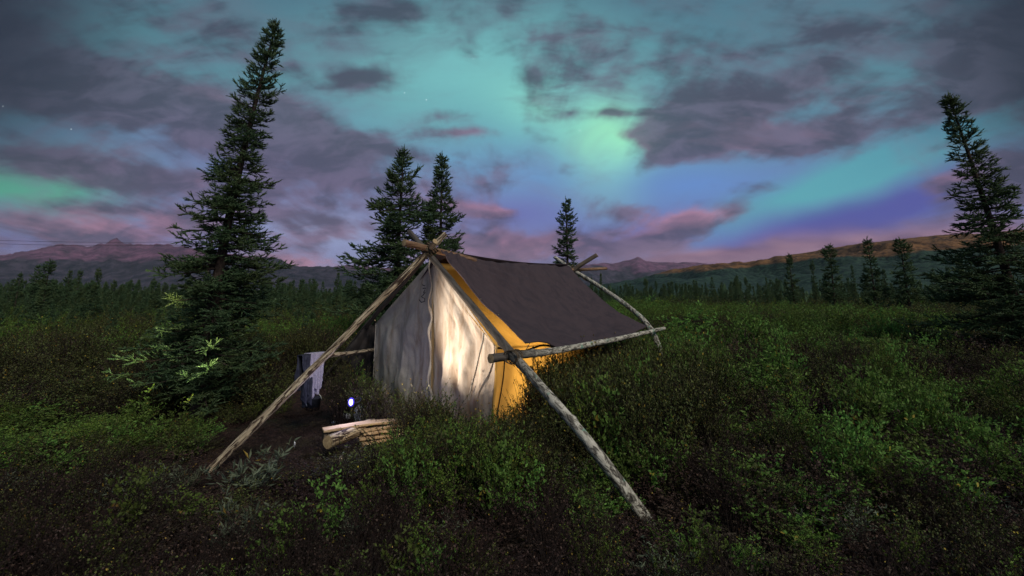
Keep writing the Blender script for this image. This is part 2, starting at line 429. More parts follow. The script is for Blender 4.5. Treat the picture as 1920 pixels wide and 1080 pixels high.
# ------------------------------------------------------------------ plants: shared builders
def tubes(paths, radii, sides=5):
    """list of (k,3) paths -> verts, faces (tris)"""
    VV, FF = [], []; base = 0
    for p, r in zip(paths, radii):
        p = np.asarray(p, float); k = len(p)
        t = np.gradient(p, axis=0); t /= np.linalg.norm(t, axis=1)[:, None] + 1e-9
        ref = np.array([0, 0, 1.0]) if abs(t[0, 2]) < 0.9 else np.array([1.0, 0, 0])
        u = np.cross(t, ref); u /= np.linalg.norm(u, axis=1)[:, None] + 1e-9
        w = np.cross(t, u)
        a = np.arange(sides) * 2 * math.pi / sides
        ring = p[:, None, :] + (u[:, None, :] * np.cos(a)[None, :, None] + w[:, None, :] * np.sin(a)[None, :, None]) * np.asarray(r)[:, None, None]
        VV.append(ring.reshape(-1, 3))
        i = np.arange(k - 1)[:, None] * sides; j = np.arange(sides)[None, :]; j2 = (j + 1) % sides
        A = base + i + j; B = base + i + j2; Cc = base + i + sides + j2; Dd = base + i + sides + j
        FF.append(np.concatenate([np.stack([A, B, Cc], -1).reshape(-1, 3), np.stack([A, Cc, Dd], -1).reshape(-1, 3)]))
        base += k * sides
    return np.concatenate(VV), np.concatenate(FF)

def norm(v): return v / (np.linalg.norm(v, axis=-1, keepdims=True) + 1e-9)
def frame(d):
    ref = np.where(np.abs(d[:, 2:3]) < 0.9, np.array([[0, 0, 1.0]]), np.array([[1.0, 0, 0]]))
    u = norm(np.cross(d, ref)); return u, np.cross(d, u)

def needles(P, Dr, L, rad, k, rng, wid=0.007):
    """bottle-brush twigs: k needle triangles each plus a thin core"""
    N = len(P)
    u, w = frame(Dr)
    s = (np.arange(k)[None, :] + rng.random((N, k))) / k
    a = rng.random((N, k)) * 6.283 + np.arange(k)[None, :] * 2.4
    ax = P[:, None, :] + Dr[:, None, :] * (s * L[:, None])[..., None]
    o = u[:, None, :] * np.cos(a)[..., None] + w[:, None, :] * np.sin(a)[..., None]
    rr = rad * (0.75 + 0.5 * rng.random((N, k))) * (1 - 0.45 * s)
    tip = ax + o * rr[..., None] + Dr[:, None, :] * (rad * 0.95 * (0.6 + s))[..., None]
    side = np.cross(np.broadcast_to(Dr[:, None, :], o.shape), o) * wid
    V = np.stack([ax - side, ax + side, tip], 2).reshape(-1, 3)
    F = np.arange(len(V)).reshape(-1, 3)
    # core spindle
    c0 = P; c1 = P + Dr * (L * 0.5)[:, None]; c2 = P + Dr * (L * 1.03)[:, None]
    rc = rad * 0.42
    ring = [c1 + (u * math.cos(q) + w * math.sin(q)) * rc for q in (0, 2.09, 4.19)]
    Vc = np.stack([c0, *ring, c2], 1).reshape(-1, 3)
    b = (np.arange(N) * 5)[:, None] + len(V)
    tri = np.array([[0, 1, 2], [0, 2, 3], [0, 3, 1], [4, 2, 1], [4, 3, 2], [4, 1, 3]])
    Fc = (b[:, :, None] + tri[None]).reshape(-1, 3)
    tn = np.repeat(rng.random(N), k * 3); tc = np.repeat(rng.random(N), 5)
    return np.concatenate([V, Vc]), np.concatenate([F, Fc]), np.concatenate([tn, tc])

def spruce(h, prof, seed, nbr, trunk_r, lean=(0, 0), curve=(0, 0), twig=0.13, rad=0.022, k=9, wid=0.006, clump=0.0, zlow=0.05, spread=0.10, gaps=0.35):
    rng = np.random.default_rng(seed)
    def axis_pt(t):
        t = np.asarray(t, float)[..., None]
        return np.concatenate([lean[0] * t + curve[0] * t * (1 - t), lean[1] * t + curve[1] * t * (1 - t), h * t], -1)
    tt = np.linspace(-0.03, 1.0, 24)
    tv, tf = tubes([axis_pt(tt)], [trunk_r * (1 - np.clip(tt, 0, 1)) ** 0.85 + 0.006], 8)
    # whorled boughs
    zs = []
    t = zlow
    while t < 0.985:
        m_ = 4 + int(rng.integers(0, 3)); 
        for q in range(m_): zs.append((min(t + rng.normal() * 0.006, 0.985), rng.random() * 6.283))
        t += (1 - zlow) / (nbr / 5.0) * (0.75 + 0.5 * rng.random())
    zs = np.array(zs); T = np.clip(zs[:, 0], zlow, 0.985); AZ = zs[:, 1]
    Lb = np.interp(T, [p[0] for p in prof], [p[1] for p in prof])
    Lb = Lb * (0.66 + 0.44 * rng.random(len(T))) * (1 + gaps * 0.8 * (vnoise(AZ * 1.3, T * 14, seed) - 0.5) * 2)
    Lb = np.maximum(Lb, 0.03)
    TP, TD, TL = [], [], []; bp, br = [], []
    for t, az, L in zip(T, AZ, Lb):
        o = axis_pt(np.array([t]))[0]
        out_ = np.array([math.cos(az), math.sin(az), 0.0])
        s = np.linspace(0, 1, 7)
        up0 = 0.42 if t > 0.8 else (0.10 if t > 0.45 else -0.02)
        zz = L * (up0 * s - (0.34 if t < 0.75 else 0.05) * s ** 1.5 + 0.30 * s ** 3) + L * rng.normal() * 0.05 * s
        cur = o + out_[None] * (L * s)[:, None]; cur[:, 2] += zz
        sd = np.array([-out_[1], out_[0], 0]); cur += sd[None] * (rng.normal() * 0.10 * L * s ** 2)[:, None]
        bp.append(cur); br.append(np.maximum(0.0035, trunk_r * 0.22 * (1 - s * 0.9) * min(1, L / 0.6)))
        nt = max(3, int(L / (twig * 0.30)))
        for i in range(nt):
            f = (0.12 + 0.88 * (i + rng.random()) / nt)
            c = np.array([np.interp(f, s, cur[:, q]) for q in range(3)])
            tg = np.array([np.interp(min(f + .05, 1), s, cur[:, q]) for q in range(3)]) - np.array([np.interp(max(f - .05, 0), s, cur[:, q]) for q in range(3)])
            tg /= np.linalg.norm(tg) + 1e-9
            sg = 1 if i % 2 else -1
            el = rng.normal() * 0.42 + 0.20
            d = tg * (0.62 + 0.25 * rng.random()) + sd * sg * (0.75 * (1 - f * 0.35)) + np.array([0, 0, el])
            d /= np.linalg.norm(d)
            l = twig * (0.55 + 0.75 * rng.random()) * (0.45 + 0.75 * min(1, (1 - f) * 1.6 + 0.3)) * min(1.0, 0.55 + L)
            TP.append(c); TD.append(d); TL.append(l)
            if l > twig * 0.55:       # forked side shoots give the knobbed outline
                for e in (-1, 1):
                    q = d + np.cross(d, [0, 0, 1.0]) * e * 0.85 + np.array([0, 0, rng.normal() * 0.25])
                    q /= np.linalg.norm(q)
                    TP.append(c + d * l * (0.30 + 0.3 * rng.random())); TD.append(q); TL.append(l * 0.55)
        TP.append(cur[-2]); dd = cur[-1] - cur[-2]; TD.append(dd / (np.linalg.norm(dd) + 1e-9)); TL.append(max(twig * 0.7, L / 6))
    # leader
    for t in np.linspace(0.93, 1.0, 5):
        TP.append(axis_pt(np.array([t]))[0]); TD.append(norm(np.array([rng.normal() * .25, rng.normal() * .25, 1.0]))); TL.append(twig * 0.8)
    bv, bf = tubes(bp, br, 3)
    TP = np.array(TP); TD = norm(np.array(TD)); TL = np.array(TL)
    nv, nf, tone = needles(TP, TD, TL, rad, k, rng, wid)
    V = np.concatenate([nv, bv]); F = np.concatenate([nf, bf + len(nv)])
    mi = np.concatenate([np.zeros(len(nf)), np.ones(len(bf))])
    tone = np.concatenate([tone, np.zeros(len(bv))])
    return (tv, tf), (V, F, mi, tone)

m, n = new_mat('needles'); 
at_ = n.new('ShaderNodeAttribute'); at_.attribute_name = 'tone'
oi = n.new('ShaderNodeObjectInfo')
c = n.mix(at_.outputs['Fac'], (0.028, 0.066, 0.034, 1), (0.090, 0.155, 0.070, 1))
c = n.mix(n.smooth(n.noise(wpos(n), 1.6, 2), 0.4, 0.7, 0, 0.6), c, (0.085, 0.11, 0.035, 1))
M_NEEDLE = finish(m, n, c, 0.55, trans=0.12, tcol=(0.10, 0.15, 0.03, 1), spec=0.35)
m, n = new_mat('spruce_bark'); P = opos(n)
c = n.ramp(n.noise(P, 22, 5, 0.7), [(0.3, (0.012, 0.009, 0.009)), (0.7, (0.07, 0.052, 0.045))])
M_BARK = finish(m, n, c, 0.95, n.noise(P, 40, 4, 0.7), 0.8, 0.01)

def spruce_meshes(nm, **kw):
    (tv, tf), (V, F, mi, tone) = spruce(**kw)
    return mesh_np(nm + '_trunk', tv, tf, [M_BARK], smooth=True), mesh_np(nm + '_crown', V, F, [M_NEEDLE, M_BARK], mi, tone)
def put_tree(meshes, loc, rz, scale, label, group=None, name='spruce_tree', tilt=(0, 0), cat='tree'):
    e = empty(name, loc, rz); e.scale = (scale if hasattr(scale, '__len__') else (scale,) * 3)
    e.rotation_euler = (tilt[0], tilt[1], rz)
    link('trunk', meshes[0], e); link('crown', meshes[1], e)
    tag(e, label, cat, group)
    return e

# the tall leaning spruce on the left
def basetop(bx, by, tx, ty, Y, zb=None):
    b = at(bx, by, Y); b.z = float(ground_z(b.x, b.y)) if zb is None else zb
    t = at(tx, ty, Y); return b, t
b, t = basetop(368, 770, 513, 38, 6.5)
h = t.z - b.z
ms = spruce_meshes('tall_spruce', h=h, prof=[(0, 0.55), (0.07, 0.80), (0.2, 0.90), (0.3, 0.72), (0.42, 0.54), (0.55, 0.42), (0.7, 0.29), (0.85, 0.20), (0.95, 0.11), (1, 0.04)], seed=5, nbr=440,
                   trunk_r=0.085, lean=(t.x - b.x, 0.1), curve=(-0.45, 0), twig=0.15, rad=0.024, k=10, wid=0.006, zlow=0.06, gaps=0.6)
put_tree(ms, b, 0, 1, 'tallest spruce, dark and leaning right, its lower boughs lit by lamplight, left of the tent')
# two spruces behind the tent
b, t = basetop(735, 650, 757, 282, 12.0)
ms = spruce_meshes('broad_spruce', h=t.z - b.z, prof=[(0, 1.1), (0.2, 1.5), (0.45, 1.35), (0.55, 0.85), (0.66, 0.78), (0.78, 0.42), (0.9, 0.22), (1, 0.06)], seed=8, nbr=270,
                   trunk_r=0.09, lean=(t.x - b.x, 0), twig=0.24, rad=0.040, k=8, wid=0.011, gaps=0.75)
put_tree(ms, b, 0, 1, 'broad dark spruce with wide lower boughs just behind the front pole crossing')
b, t = basetop(822, 660, 829, 294, 12.8)
ms = spruce_meshes('slim_spruce', h=t.z - b.z, prof=[(0, 0.8), (0.2, 1.0), (0.5, 0.66), (0.58, 0.50), (0.68, 0.50), (0.8, 0.27), (0.9, 0.18), (1, 0.05)], seed=21, nbr=290,
                   trunk_r=0.08, lean=(t.x - b.x, 0), twig=0.22, rad=0.038, k=8, wid=0.011, gaps=0.6)
put_tree(ms, b, 0, 1, 'slimmer spruce rising directly behind the front of the tent ridge')
b, t = basetop(1068, 640, 1061, 376, 15.5)
ms = spruce_meshes('narrow_spruce', h=t.z - b.z, prof=[(0, 0.5), (0.3, 0.62), (0.5, 0.44), (0.62, 0.36), (0.75, 0.36), (0.88, 0.22), (1, 0.05)], seed=33, nbr=200,
                   trunk_r=0.07, lean=(t.x - b.x, 0), twig=0.17, rad=0.04, k=8, wid=0.01, gaps=0.5)
put_tree(ms, b, 0, 1, 'narrow spruce standing behind the rear crossing of the tent poles')
# right-hand spruce, leaning left
b, t = basetop(1930, 640, 1779, 182, 10.0)
ms = spruce_meshes('right_spruce', h=t.z - b.z, prof=[(0, 1.5), (0.15, 2.0), (0.36, 1.6), (0.43, 0.80), (0.52, 0.54), (0.62, 0.44), (0.74, 0.34), (0.86, 0.18), (1, 0.04)], seed=41, nbr=260,
                   trunk_r=0.10, lean=(t.x - b.x, 0), curve=(0.25, 0), twig=0.22, rad=0.036, k=8, wid=0.010, gaps=0.6)
put_tree(ms, b, 0, 1, 'large dark spruce leaning left at the right edge of the meadow')

# small spruces: three builds, copied
small = [spruce_meshes('small_spruce_%s' % w, h=4.6, prof=p, seed=s, nbr=110, trunk_r=0.07, lean=l, twig=0.24, rad=0.06, k=7, wid=0.016, gaps=0.5)
         for w, p, s, l in (('a', [(0, .7), (.2, .85), (.5, .6), (.8, .28), (1, .05)], 51, (.05, 0)), ('b', [(0, .55), (.3, .62), (.6, .52), (.75, .3), (.86, .34), (1, .08)], 52, (-.12, 0)),
                            ('c', [(0, .9), (.2, 1.1), (.4, .8), (.6, .5), (.8, .3), (1, .04)], 53, (.1, 0)))]
RT = [  # px of trunk, row of the top, distance, build, rz, width, label
    (1489, 478, 30, 1, 0.3, .95, 'slender spruce at the left end of the row before the hill'),
    (1530, 490, 38, 1, 1.3, .6, 'thin faint spruce between two darker ones before the hill'),
    (1563, 461, 27, 1, 2.2, 1.25, 'blunt-topped dark spruce in the row before the hill'),
    (1605, 497, 36, 0, 2.0, .6, 'small slim spruce between the blunt-topped and the pointed one'),
    (1641, 448, 26, 0, 0.8, 1.1, 'tallest pointed spruce in the row before the hill'),
    (1703, 449, 25, 1, 4.0, 1.35, 'dark spruce with a leaning tufted top in the row before the hill'),
    (1664, 505, 33, 0, 3.1, .8, 'small spruce tucked right of the pointed one'),
    (1756, 505, 27, 2, 5.2, .8, 'low dark spruce in the gap before the large right-hand spruce'),
    (1786, 500, 30, 0, 1.1, .8, 'low spruce beside the large right-hand spruce'),
    (1808, 478, 24, 1, 2.7, .8, 'narrow spruce half hidden by the large right-hand spruce'),
    (1440, 520, 44, 0, 2.5, .6, 'tiny spruce left of the row before the hill'),
    (1391, 528, 40, 1, 0.5, .6, 'tiny dark spruce beside the pale cabin'),
    (1325, 530, 48, 2, 1.9, .6, 'tiny spruce left of the pale cabin'),
    (1110, 520, 40, 0, 3.3, .7, 'small spruce seen under the rear tent pole'),
    (1128, 512, 30, 0, 4.4, .5, 'thin spruce tip showing between tent pole and far mountains')]
LT = [
    (60, 498, 26, 2, 0.4, 1.0, 'bushy spruce nearest the left edge of the skyline'),
    (84, 490, 24, 1, 1.9, 1.4, 'taller ragged spruce at the left of the skyline'),
    (30, 512, 30, 0, 1.1, 1.0, 'low spruce tip at the far left'),
    (125, 508, 30, 2, 3.9, 1.0, 'rounded spruce right of the ragged one on the left skyline'),
    (143, 507, 33, 0, 2.6, .9, 'small spruce in the middle of the left skyline group'),
    (176, 505, 31, 1, 5.0, .9, 'spruce with a thin crooked top at the right of the left skyline group'),
    (519, 520, 38, 0, 0.2, .8, 'small dark spruce between the leaning spruce and the tent'),
    (507, 532, 45, 1, 0.9, .7, 'tiny spruce just right of the leaning spruce'),
    (551, 537, 52, 2, 2.9, .6, 'tiny spruce midway between the leaning spruce and the tent trees'),
    (590, 536, 50, 0, 1.4, .7, 'tiny spruce near the left foot of the broad spruce'),
    (632, 512, 26, 2, 4.1, .8, 'small spruce touching the broad spruce on its left')]
for k_, (px, py, Y, b_, rz, wd, lab) in enumerate(RT + LT):
    p = at(px, 560, Y); z0 = float(ground_z(p.x, p.y)); tp = at(px, py, Y).z
    s = (tp - z0) / 4.6
    put_tree(small[b_], (p.x, p.y, z0), rz, (s * wd * .78, s * wd * .78, s), lab, 'spruces in the row before the hill' if k_ < len(RT) else 'spruces on the left skyline')

# ------------------------------------------------------------------ the far-off wood: one mass of simple conifers
def conifer_mass(name, pts, label, seed, tiers=5, segs=6):
    rng = np.random.default_rng(seed); VV, FF, TN = [], [], []; base = 0
    for (x, y, z, hh, w) in pts:
        ph = rng.random() * 6.28; tn = rng.random()
        for q in range(tiers):
            z0 = z + hh * (0.06 + 0.86 * q / tiers) ; z1 = z0 + hh * 0.42 * (1 - 0.35 * q / tiers); z1 = min(z1, z + hh)
            if q == tiers - 1: z1 = z + hh
            r = w * (1 - q / tiers) ** 0.85 * (0.8 + 0.4 * rng.random())
            a = ph + q + np.arange(segs) * 2 * math.pi / segs
            rr = r * (0.65 + 0.7 * rng.random(segs))
            ring = np.stack([x + rr * np.cos(a), y + rr * np.sin(a), z0 + rng.normal(size=segs) * hh * 0.02], -1)
            VV.append(ring); VV.append([[x + rng.normal() * w * .05, y, z1]])
            FF += [[base + i, base + (i + 1) % segs, base + segs] for i in range(segs)]
            TN += [tn] * (segs + 1); base += segs + 1
    me = mesh_np(name, np.concatenate(VV), np.array(FF), [M_FAR], attr=TN)
    return tag(link(name, me), label, kind='stuff')
m, n = new_mat('far_needles'); at_ = n.new('ShaderNodeAttribute'); at_.attribute_name = 'tone'
c = n.mix(at_.outputs['Fac'], (0.010, 0.028, 0.020, 1), (0.045, 0.085, 0.045, 1))
c = n.mix(n.smooth(n.noise(wpos(n), 0.05, 3), 0.45, 0.7, 0, 0.6), c, (0.05, 0.075, 0.03, 1))
M_FAR = finish(m, n, c, 0.9)
rng = np.random.default_rng(77)
def scatter_far(n_, y0, y1, h0, h1, xr, wdt, keep=None, powr=1.6):
    out_ = []
    while len(out_) < n_:
        y = y0 + (y1 - y0) * rng.random() ** powr; x = y * (xr[0] + (xr[1] - xr[0]) * rng.random())
        if keep and not keep(x, y): continue
        z = float(ground_z(x, y)); hh = h0 + (h1 - h0) * rng.random() ** 2
        out_.append((x, y, z - 0.1, hh, hh * wdt * (0.7 + 0.6 * rng.random())))
    return out_
conifer_mass('distant_wood', scatter_far(3600, 70, 560, 3.2, 6.2, (-1.5, 1.5), 0.2), 'far spruce wood reaching to the foot of the mountains', 1, 4, 5)
def pix_trees(n_, y0, y1, px0, px1, r0, r1, wdt, keep=None, hmin=1.1):
    out_ = []
    while len(out_) < n_:
        y = y0 + (y1 - y0) * rng.random(); px = px0 + (px1 - px0) * rng.random(); x = (px - 960) / FPX * y
        if keep and not keep(x, y): continue
        row = r0 + (r1 - r0) * rng.random() ** 0.6; z = float(ground_z(x, y)); hh = max(at(px, row, y).z - z, hmin)
        out_.append((x, y, z - 0.1, hh, hh * wdt * (0.7 + 0.6 * rng.random())))
    return out_
THICKET = pix_trees(380, 12, 32, -350, 600, 518, 590, 0.30, lambda x, y: fbm(x * .12, y * .12, 71) > .40) + pix_trees(560, 32, 80, -300, 1060, 518, 548, 0.24) + \
    pix_trees(900, 36, 90, 1060, 2250, 518, 566, 0.19) + pix_trees(26, 30, 40, 1300, 2000, 505, 545, 0.17)

# ------------------------------------------------------------------ tent and its pole frame
def v3(a): return np.array([a[0], a[1], a[2]], float)
CROSS = v3(at(806, 467, 5.45))
RB = v3(at(1072, 506, 8.35))                    # rear crossing
ridge_dir = (RB - CROSS) / np.linalg.norm(RB - CROSS)

m, n = new_mat('weathered_pole'); P = opos(n)
gr = n.noise(n.mapping(P, scale=(26, 26, 1.6)), 2.0, 5, 0.65, 0.4)
bk = n.noise(n.mapping(P, scale=(9, 9, 2.2)), 1.6, 5, 0.7, 0.8)
c = n.ramp(gr, [(0.34, (0.07, 0.045, 0.03)), (0.48, (0.34, 0.27, 0.19)), (0.66, (0.62, 0.54, 0.40))])
bk = n.noise(n.mapping(P, scale=(16, 16, 2.4)), 1.8, 5, 0.7, 0.8)
c = n.mix(n.smooth(bk, 0.50, 0.56), c, (0.045, 0.028, 0.022, 1))
M_POLE = finish(m, n, c, 0.8, n.math('ADD', gr, bk), 0.9, 0.006)
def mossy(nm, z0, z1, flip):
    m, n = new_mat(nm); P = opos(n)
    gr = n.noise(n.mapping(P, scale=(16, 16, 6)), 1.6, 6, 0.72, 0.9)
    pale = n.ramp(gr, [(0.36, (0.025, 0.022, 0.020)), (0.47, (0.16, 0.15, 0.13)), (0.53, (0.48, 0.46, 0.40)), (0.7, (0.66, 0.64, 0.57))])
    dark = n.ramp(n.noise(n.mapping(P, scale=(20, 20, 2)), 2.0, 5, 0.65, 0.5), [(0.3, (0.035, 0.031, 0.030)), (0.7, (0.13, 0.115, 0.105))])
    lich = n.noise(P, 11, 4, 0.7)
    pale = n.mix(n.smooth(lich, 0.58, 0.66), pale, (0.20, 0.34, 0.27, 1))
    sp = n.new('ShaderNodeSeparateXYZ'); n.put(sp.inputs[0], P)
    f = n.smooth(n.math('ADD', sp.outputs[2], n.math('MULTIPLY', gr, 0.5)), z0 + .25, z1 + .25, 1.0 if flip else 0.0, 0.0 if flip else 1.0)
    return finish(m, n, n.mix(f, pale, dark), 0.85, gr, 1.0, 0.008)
M_POLE2 = mossy('mossy_shaded_pole', 1.2, 2.1, False)          # pale bark low down, shade of the unlit upper part painted dark
M_RAIL = mossy('rail_shaded_bark', 0.25, 1.1, True)            # shade painted dark near the butt, pale bark towards the far end
M_POLE5 = mossy('rear_pole_bark', 30, 31, False)
m, n = new_mat('dark_pole'); P = opos(n)
gr = n.noise(n.mapping(P, scale=(24, 24, 2)), 2.0, 5, 0.65, 0.4)
c = n.ramp(gr, [(0.3, (0.045, 0.036, 0.030)), (0.65, (0.17, 0.135, 0.105))])
M_POLE3 = finish(m, n, c, 0.85, gr, 0.9, 0.006)
m, n = new_mat('orange_pole'); P = opos(n)
gr = n.noise(n.mapping(P, scale=(24, 24, 2)), 2.0, 5, 0.65, 0.4)
c = n.ramp(gr, [(0.3, (0.10, 0.05, 0.03)), (0.65, (0.32, 0.20, 0.125))])
M_POLE4 = finish(m, n, c, 0.8, gr, 0.9, 0.006)
m, n = new_mat('cut_wood'); P = opos(n)
c = n.ramp(n.noise(P, 30, 4, 0.7), [(0.3, (0.24, 0.16, 0.085)), (0.7, (0.56, 0.42, 0.25))])
M_CUT = finish(m, n, c, 0.8)

def pole_mesh(name, pts, r0, r1, seed, mat, knots=6, sides=12, wob=0.012):
    pts = np.array([v3(p) for p in pts]); L = np.concatenate([[0], np.cumsum(np.linalg.norm(np.diff(pts, axis=0), axis=1))])
    n_ = max(14, int(L[-1] / 0.045)); s = np.linspace(0, L[-1], n_)
    # smooth polyline
    cur = np.stack([np.interp(s, L, pts[:, q]) for q in range(3)], -1)
    kk = max(1, n_ // 8); pad = np.concatenate([2 * cur[:1] - cur[kk:0:-1], cur, 2 * cur[-1:] - cur[-2:-kk - 2:-1]])
    ker = np.ones(2 * kk + 1) / (2 * kk + 1); cur = np.stack([np.convolve(pad[:, q], ker, 'valid') for q in range(3)], -1)
    rg = np.random.default_rng(seed)
    d = pts[-1] - pts[0]; d /= np.linalg.norm(d)
    q = Vector(d).to_track_quat('Z', 'Y'); Rm = np.array(q.to_matrix())
    loc = (cur - pts[0]) @ Rm
    loc[:, 0] += wob * (fbm(s * 1.1, s * 0 + seed, seed, 3) - 0.5) * 2; loc[:, 1] += wob * (fbm(s * 1.1, s * 0 + seed + 9, seed, 3) - 0.5) * 2
    rad = np.interp(s, [0, L[-1]], [r0, r1]) * (0.93 + 0.16 * fbm(s * 4, s * 0, seed + 3, 3))
    a = np.arange(sides) * 2 * math.pi / sides
    kn = [(rg.random() * L[-1], rg.random() * 6.28, 0.10 + .16 * rg.random()) for _ in range(int(knots * 1.6))]
    Rr = rad[:, None] * (1 + 0.10 * (vnoise(np.cos(a)[None] * 1.7 + 5 + s[:, None] * 1.5, np.sin(a)[None] * 1.7 + 5 + s[:, None] * 0.7, seed) - 0.5) * 2)
    for (ks, ka, kh) in kn:
        da = np.angle(np.exp(1j * (a - ka)))
        Rr += rad[:, None] * kh * np.exp(-((s - ks) / 0.022)[:, None] ** 2 - (da[None] / 0.45) ** 2) * 2
    V = np.stack([loc[:, 0:1] + np.cos(a)[None] * Rr, loc[:, 1:2] + np.sin(a)[None] * Rr, np.repeat(loc[:, 2:3], sides, 1)], -1).reshape(-1, 3)
    F = []; mi = []
    for i in range(n_ - 1):
        for j in range(sides):
            j2 = (j + 1) % sides; F.append((i * sides + j, i * sides + j2, (i + 1) * sides + j2, (i + 1) * sides + j)); mi.append(0)
    b = len(V); V = np.concatenate([V, [loc[0] - [0, 0, 0.004]], [loc[-1] + [0, 0, 0.004]]])
    bm = bmesh.new(); bv = [bm.verts.new(x) for x in V]
    for f in F: bm.faces.new([bv[i] for i in f]).smooth = True
    for j in range(sides):
        j2 = (j + 1) % sides
        f = bm.faces.new([bv[b], bv[j2], bv[j]]); f.material_index = 1
        f = bm.faces.new([bv[b + 1], bv[(n_ - 1) * sides + j], bv[(n_ - 1) * sides + j2]]); f.material_index = 1
    me = bpy.data.meshes.new(name); bm.to_mesh(me); bm.free()
    for mm in (mat, M_CUT): me.materials.append(mm)
    return me, pts[0], q
def pole(name, pts, r0, r1, seed, mat, label=None, cat='pole', group=None, parent=None, **kw):
    me, p0, q = pole_mesh(name, pts, r0, r1, seed, mat, **kw)
    o = link(name, me, parent); o.rotation_mode = 'QUATERNION'
    o.location = p0; o.rotation_quaternion = q
    if label: tag(o, label, cat, group)
    return o
GP = 'log poles of the tent frame'
def gr_pt(px, py, dz=-0.12):
    p = on_z(px, py, 0.0); z = float(ground_z(p.x, p.y)); p = on_z(px, py, z); p.z += dz; return v3(p)
F1 = gr_pt(364, 890)
d1 = CROSS - F1
pole('tent_pole', [F1, F1 + d1 * 0.5 + np.array([0, 0, -0.02]), CROSS + [0, -.03, 0], F1 + d1 * 1.085], 0.042, 0.031, 1, M_POLE,
     'long pale peeled pole slanting from the left foreground up to the front crossing', group=GP, knots=12)
F2 = gr_pt(1246, 990)
P2 = [F2, v3(at(1108, 830, 3.72)), v3(at(962, 668, 4.46)), v3(at(885, 575, 4.95)), v3(at(815, 490, 5.38)), v3(at(768, 434, 5.70))]
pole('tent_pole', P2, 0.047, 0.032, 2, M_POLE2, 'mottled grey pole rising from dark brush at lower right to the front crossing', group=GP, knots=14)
P3 = [gr_pt(590, 722), v3(at(684, 616, 7.35)), CROSS + [0.02, 0.08, 0.02], v3(at(816, 452, 5.2))]
pole('tent_pole', P3, 0.042, 0.030, 3, M_POLE3, 'darker second pole leaning up just behind the long pale one', group=GP, knots=10)
fr = CROSS - ridge_dir * 0.42 + [0, 0, 0.0]
bk_ = RB + ridge_dir * 0.10
pole('ridge_pole', [CROSS - ridge_dir * 0.40 + [0.0, 0, 0.03], CROSS + [0.02, 0, 0.01], (CROSS + RB) / 2 + [0.02, 0, -0.16], RB + [0, 0, -0.0], v3(at(1137, 503, 8.8))], 0.040, 0.026, 4, M_POLE4,
     'orange-brown ridge log with its thick butt sticking out at the front crossing', group=GP, knots=8)
TL_ = v3(at(1040, 482, 8.75)); E5 = v3(at(1230, 617, 7.0)); d5 = E5 - RB
pole('tent_pole', [TL_, RB + [0, .05, 0], v3(at(1150, 553, 7.7)), E5 + d5 * 0.02, E5 + d5 * 0.05 + [0, 0, -.25], E5 + d5 * 0.10 + [0, 0, -1.2]], 0.034, 0.044, 5, M_POLE5,
     'pale knotty pole coming down from the rear crossing to the end of the side rail', group=GP, knots=14)
TR_ = v3(at(1120, 478, 8.2))
pole('tent_pole', [TR_, RB + [0, -.04, 0], RB + (RB - TR_) * 1.8 + [-1.0, 0.2, -1.2]], 0.038, 0.05, 6, M_POLE3,
     'dark pole whose tip sticks up to the right above the rear end of the fly', group=GP, knots=9)
RA = v3(at(921, 674, 4.32)); RE = v3(at(1246, 616, 7.1))
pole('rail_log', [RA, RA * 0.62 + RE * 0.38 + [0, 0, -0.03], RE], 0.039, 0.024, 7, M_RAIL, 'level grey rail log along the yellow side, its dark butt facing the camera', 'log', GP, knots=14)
LA = v3(at(572, 672, 5.62)); LE = v3(at(702, 655, 7.1))
pole('rail_log', [LA, LA * .5 + LE * .5 + [0, 0, 0.0], LE], 0.030, 0.024, 8, M_POLE, 'thin pale rail from the hanging cloth to the left side of the tent', 'log', GP)
pole('thin_stick', [gr_pt(684, 700), v3(at(703, 600, 7.25))], 0.014, 0.010, 9, M_POLE3, 'thin upright stick beside the left edge of the tent', 'stick', knots=3, sides=6)
pole('cross_stick', [v3(at(668, 659, 7.0)), v3(at(706, 657, 7.2))], 0.013, 0.010, 10, M_POLE, 'short level stick by the left edge of the tent wall', 'stick', knots=2, sides=6)

# rope lashings
m, n = new_mat('rope'); M_ROPE = finish(m, n, n.ramp(n.noise(opos(n), 60, 3), [(.3, (0.03, 0.022, 0.016)), (.7, (0.16, 0.12, 0.08))]), 0.9)
def lashing(c, axis_, r, turns, label, seed, thick=0.007, span=0.09):
    axis_ = axis_ / np.linalg.norm(axis_); u, w = frame(axis_[None]); rg = np.random.default_rng(seed)
    s = np.linspace(0, 1, turns * 14); a = s * turns * 6.283
    p = c[None] + axis_[None] * ((s - .5) * span + 0.012 * np.sin(a * 1.3))[:, None] + (u * np.cos(a)[:, None] * 1.25 + w * np.sin(a)[:, None]) * r
    V, F = tubes([p], [np.full(len(p), thick)], 5)
    return tag(link('rope_lashing', mesh_np('rope_lashing', V, F, [M_ROPE], smooth=True)), label, 'rope')
lashing(CROSS + [0, 0, -0.01], np.array([0.6, .2, .8]), 0.078, 7, 'dark rope wound round the front pole crossing', 1, 0.010, 0.13)
lashing(RB, np.array([-.5, .3, .8]), 0.07, 5, 'dark rope wound round the rear pole crossing', 2, 0.009)
XR = v3(at(962, 669, 4.40)); lashing(XR, RE - RA, 0.060, 5, 'rope binding the side rail to the front right pole', 3, 0.006, 0.10)

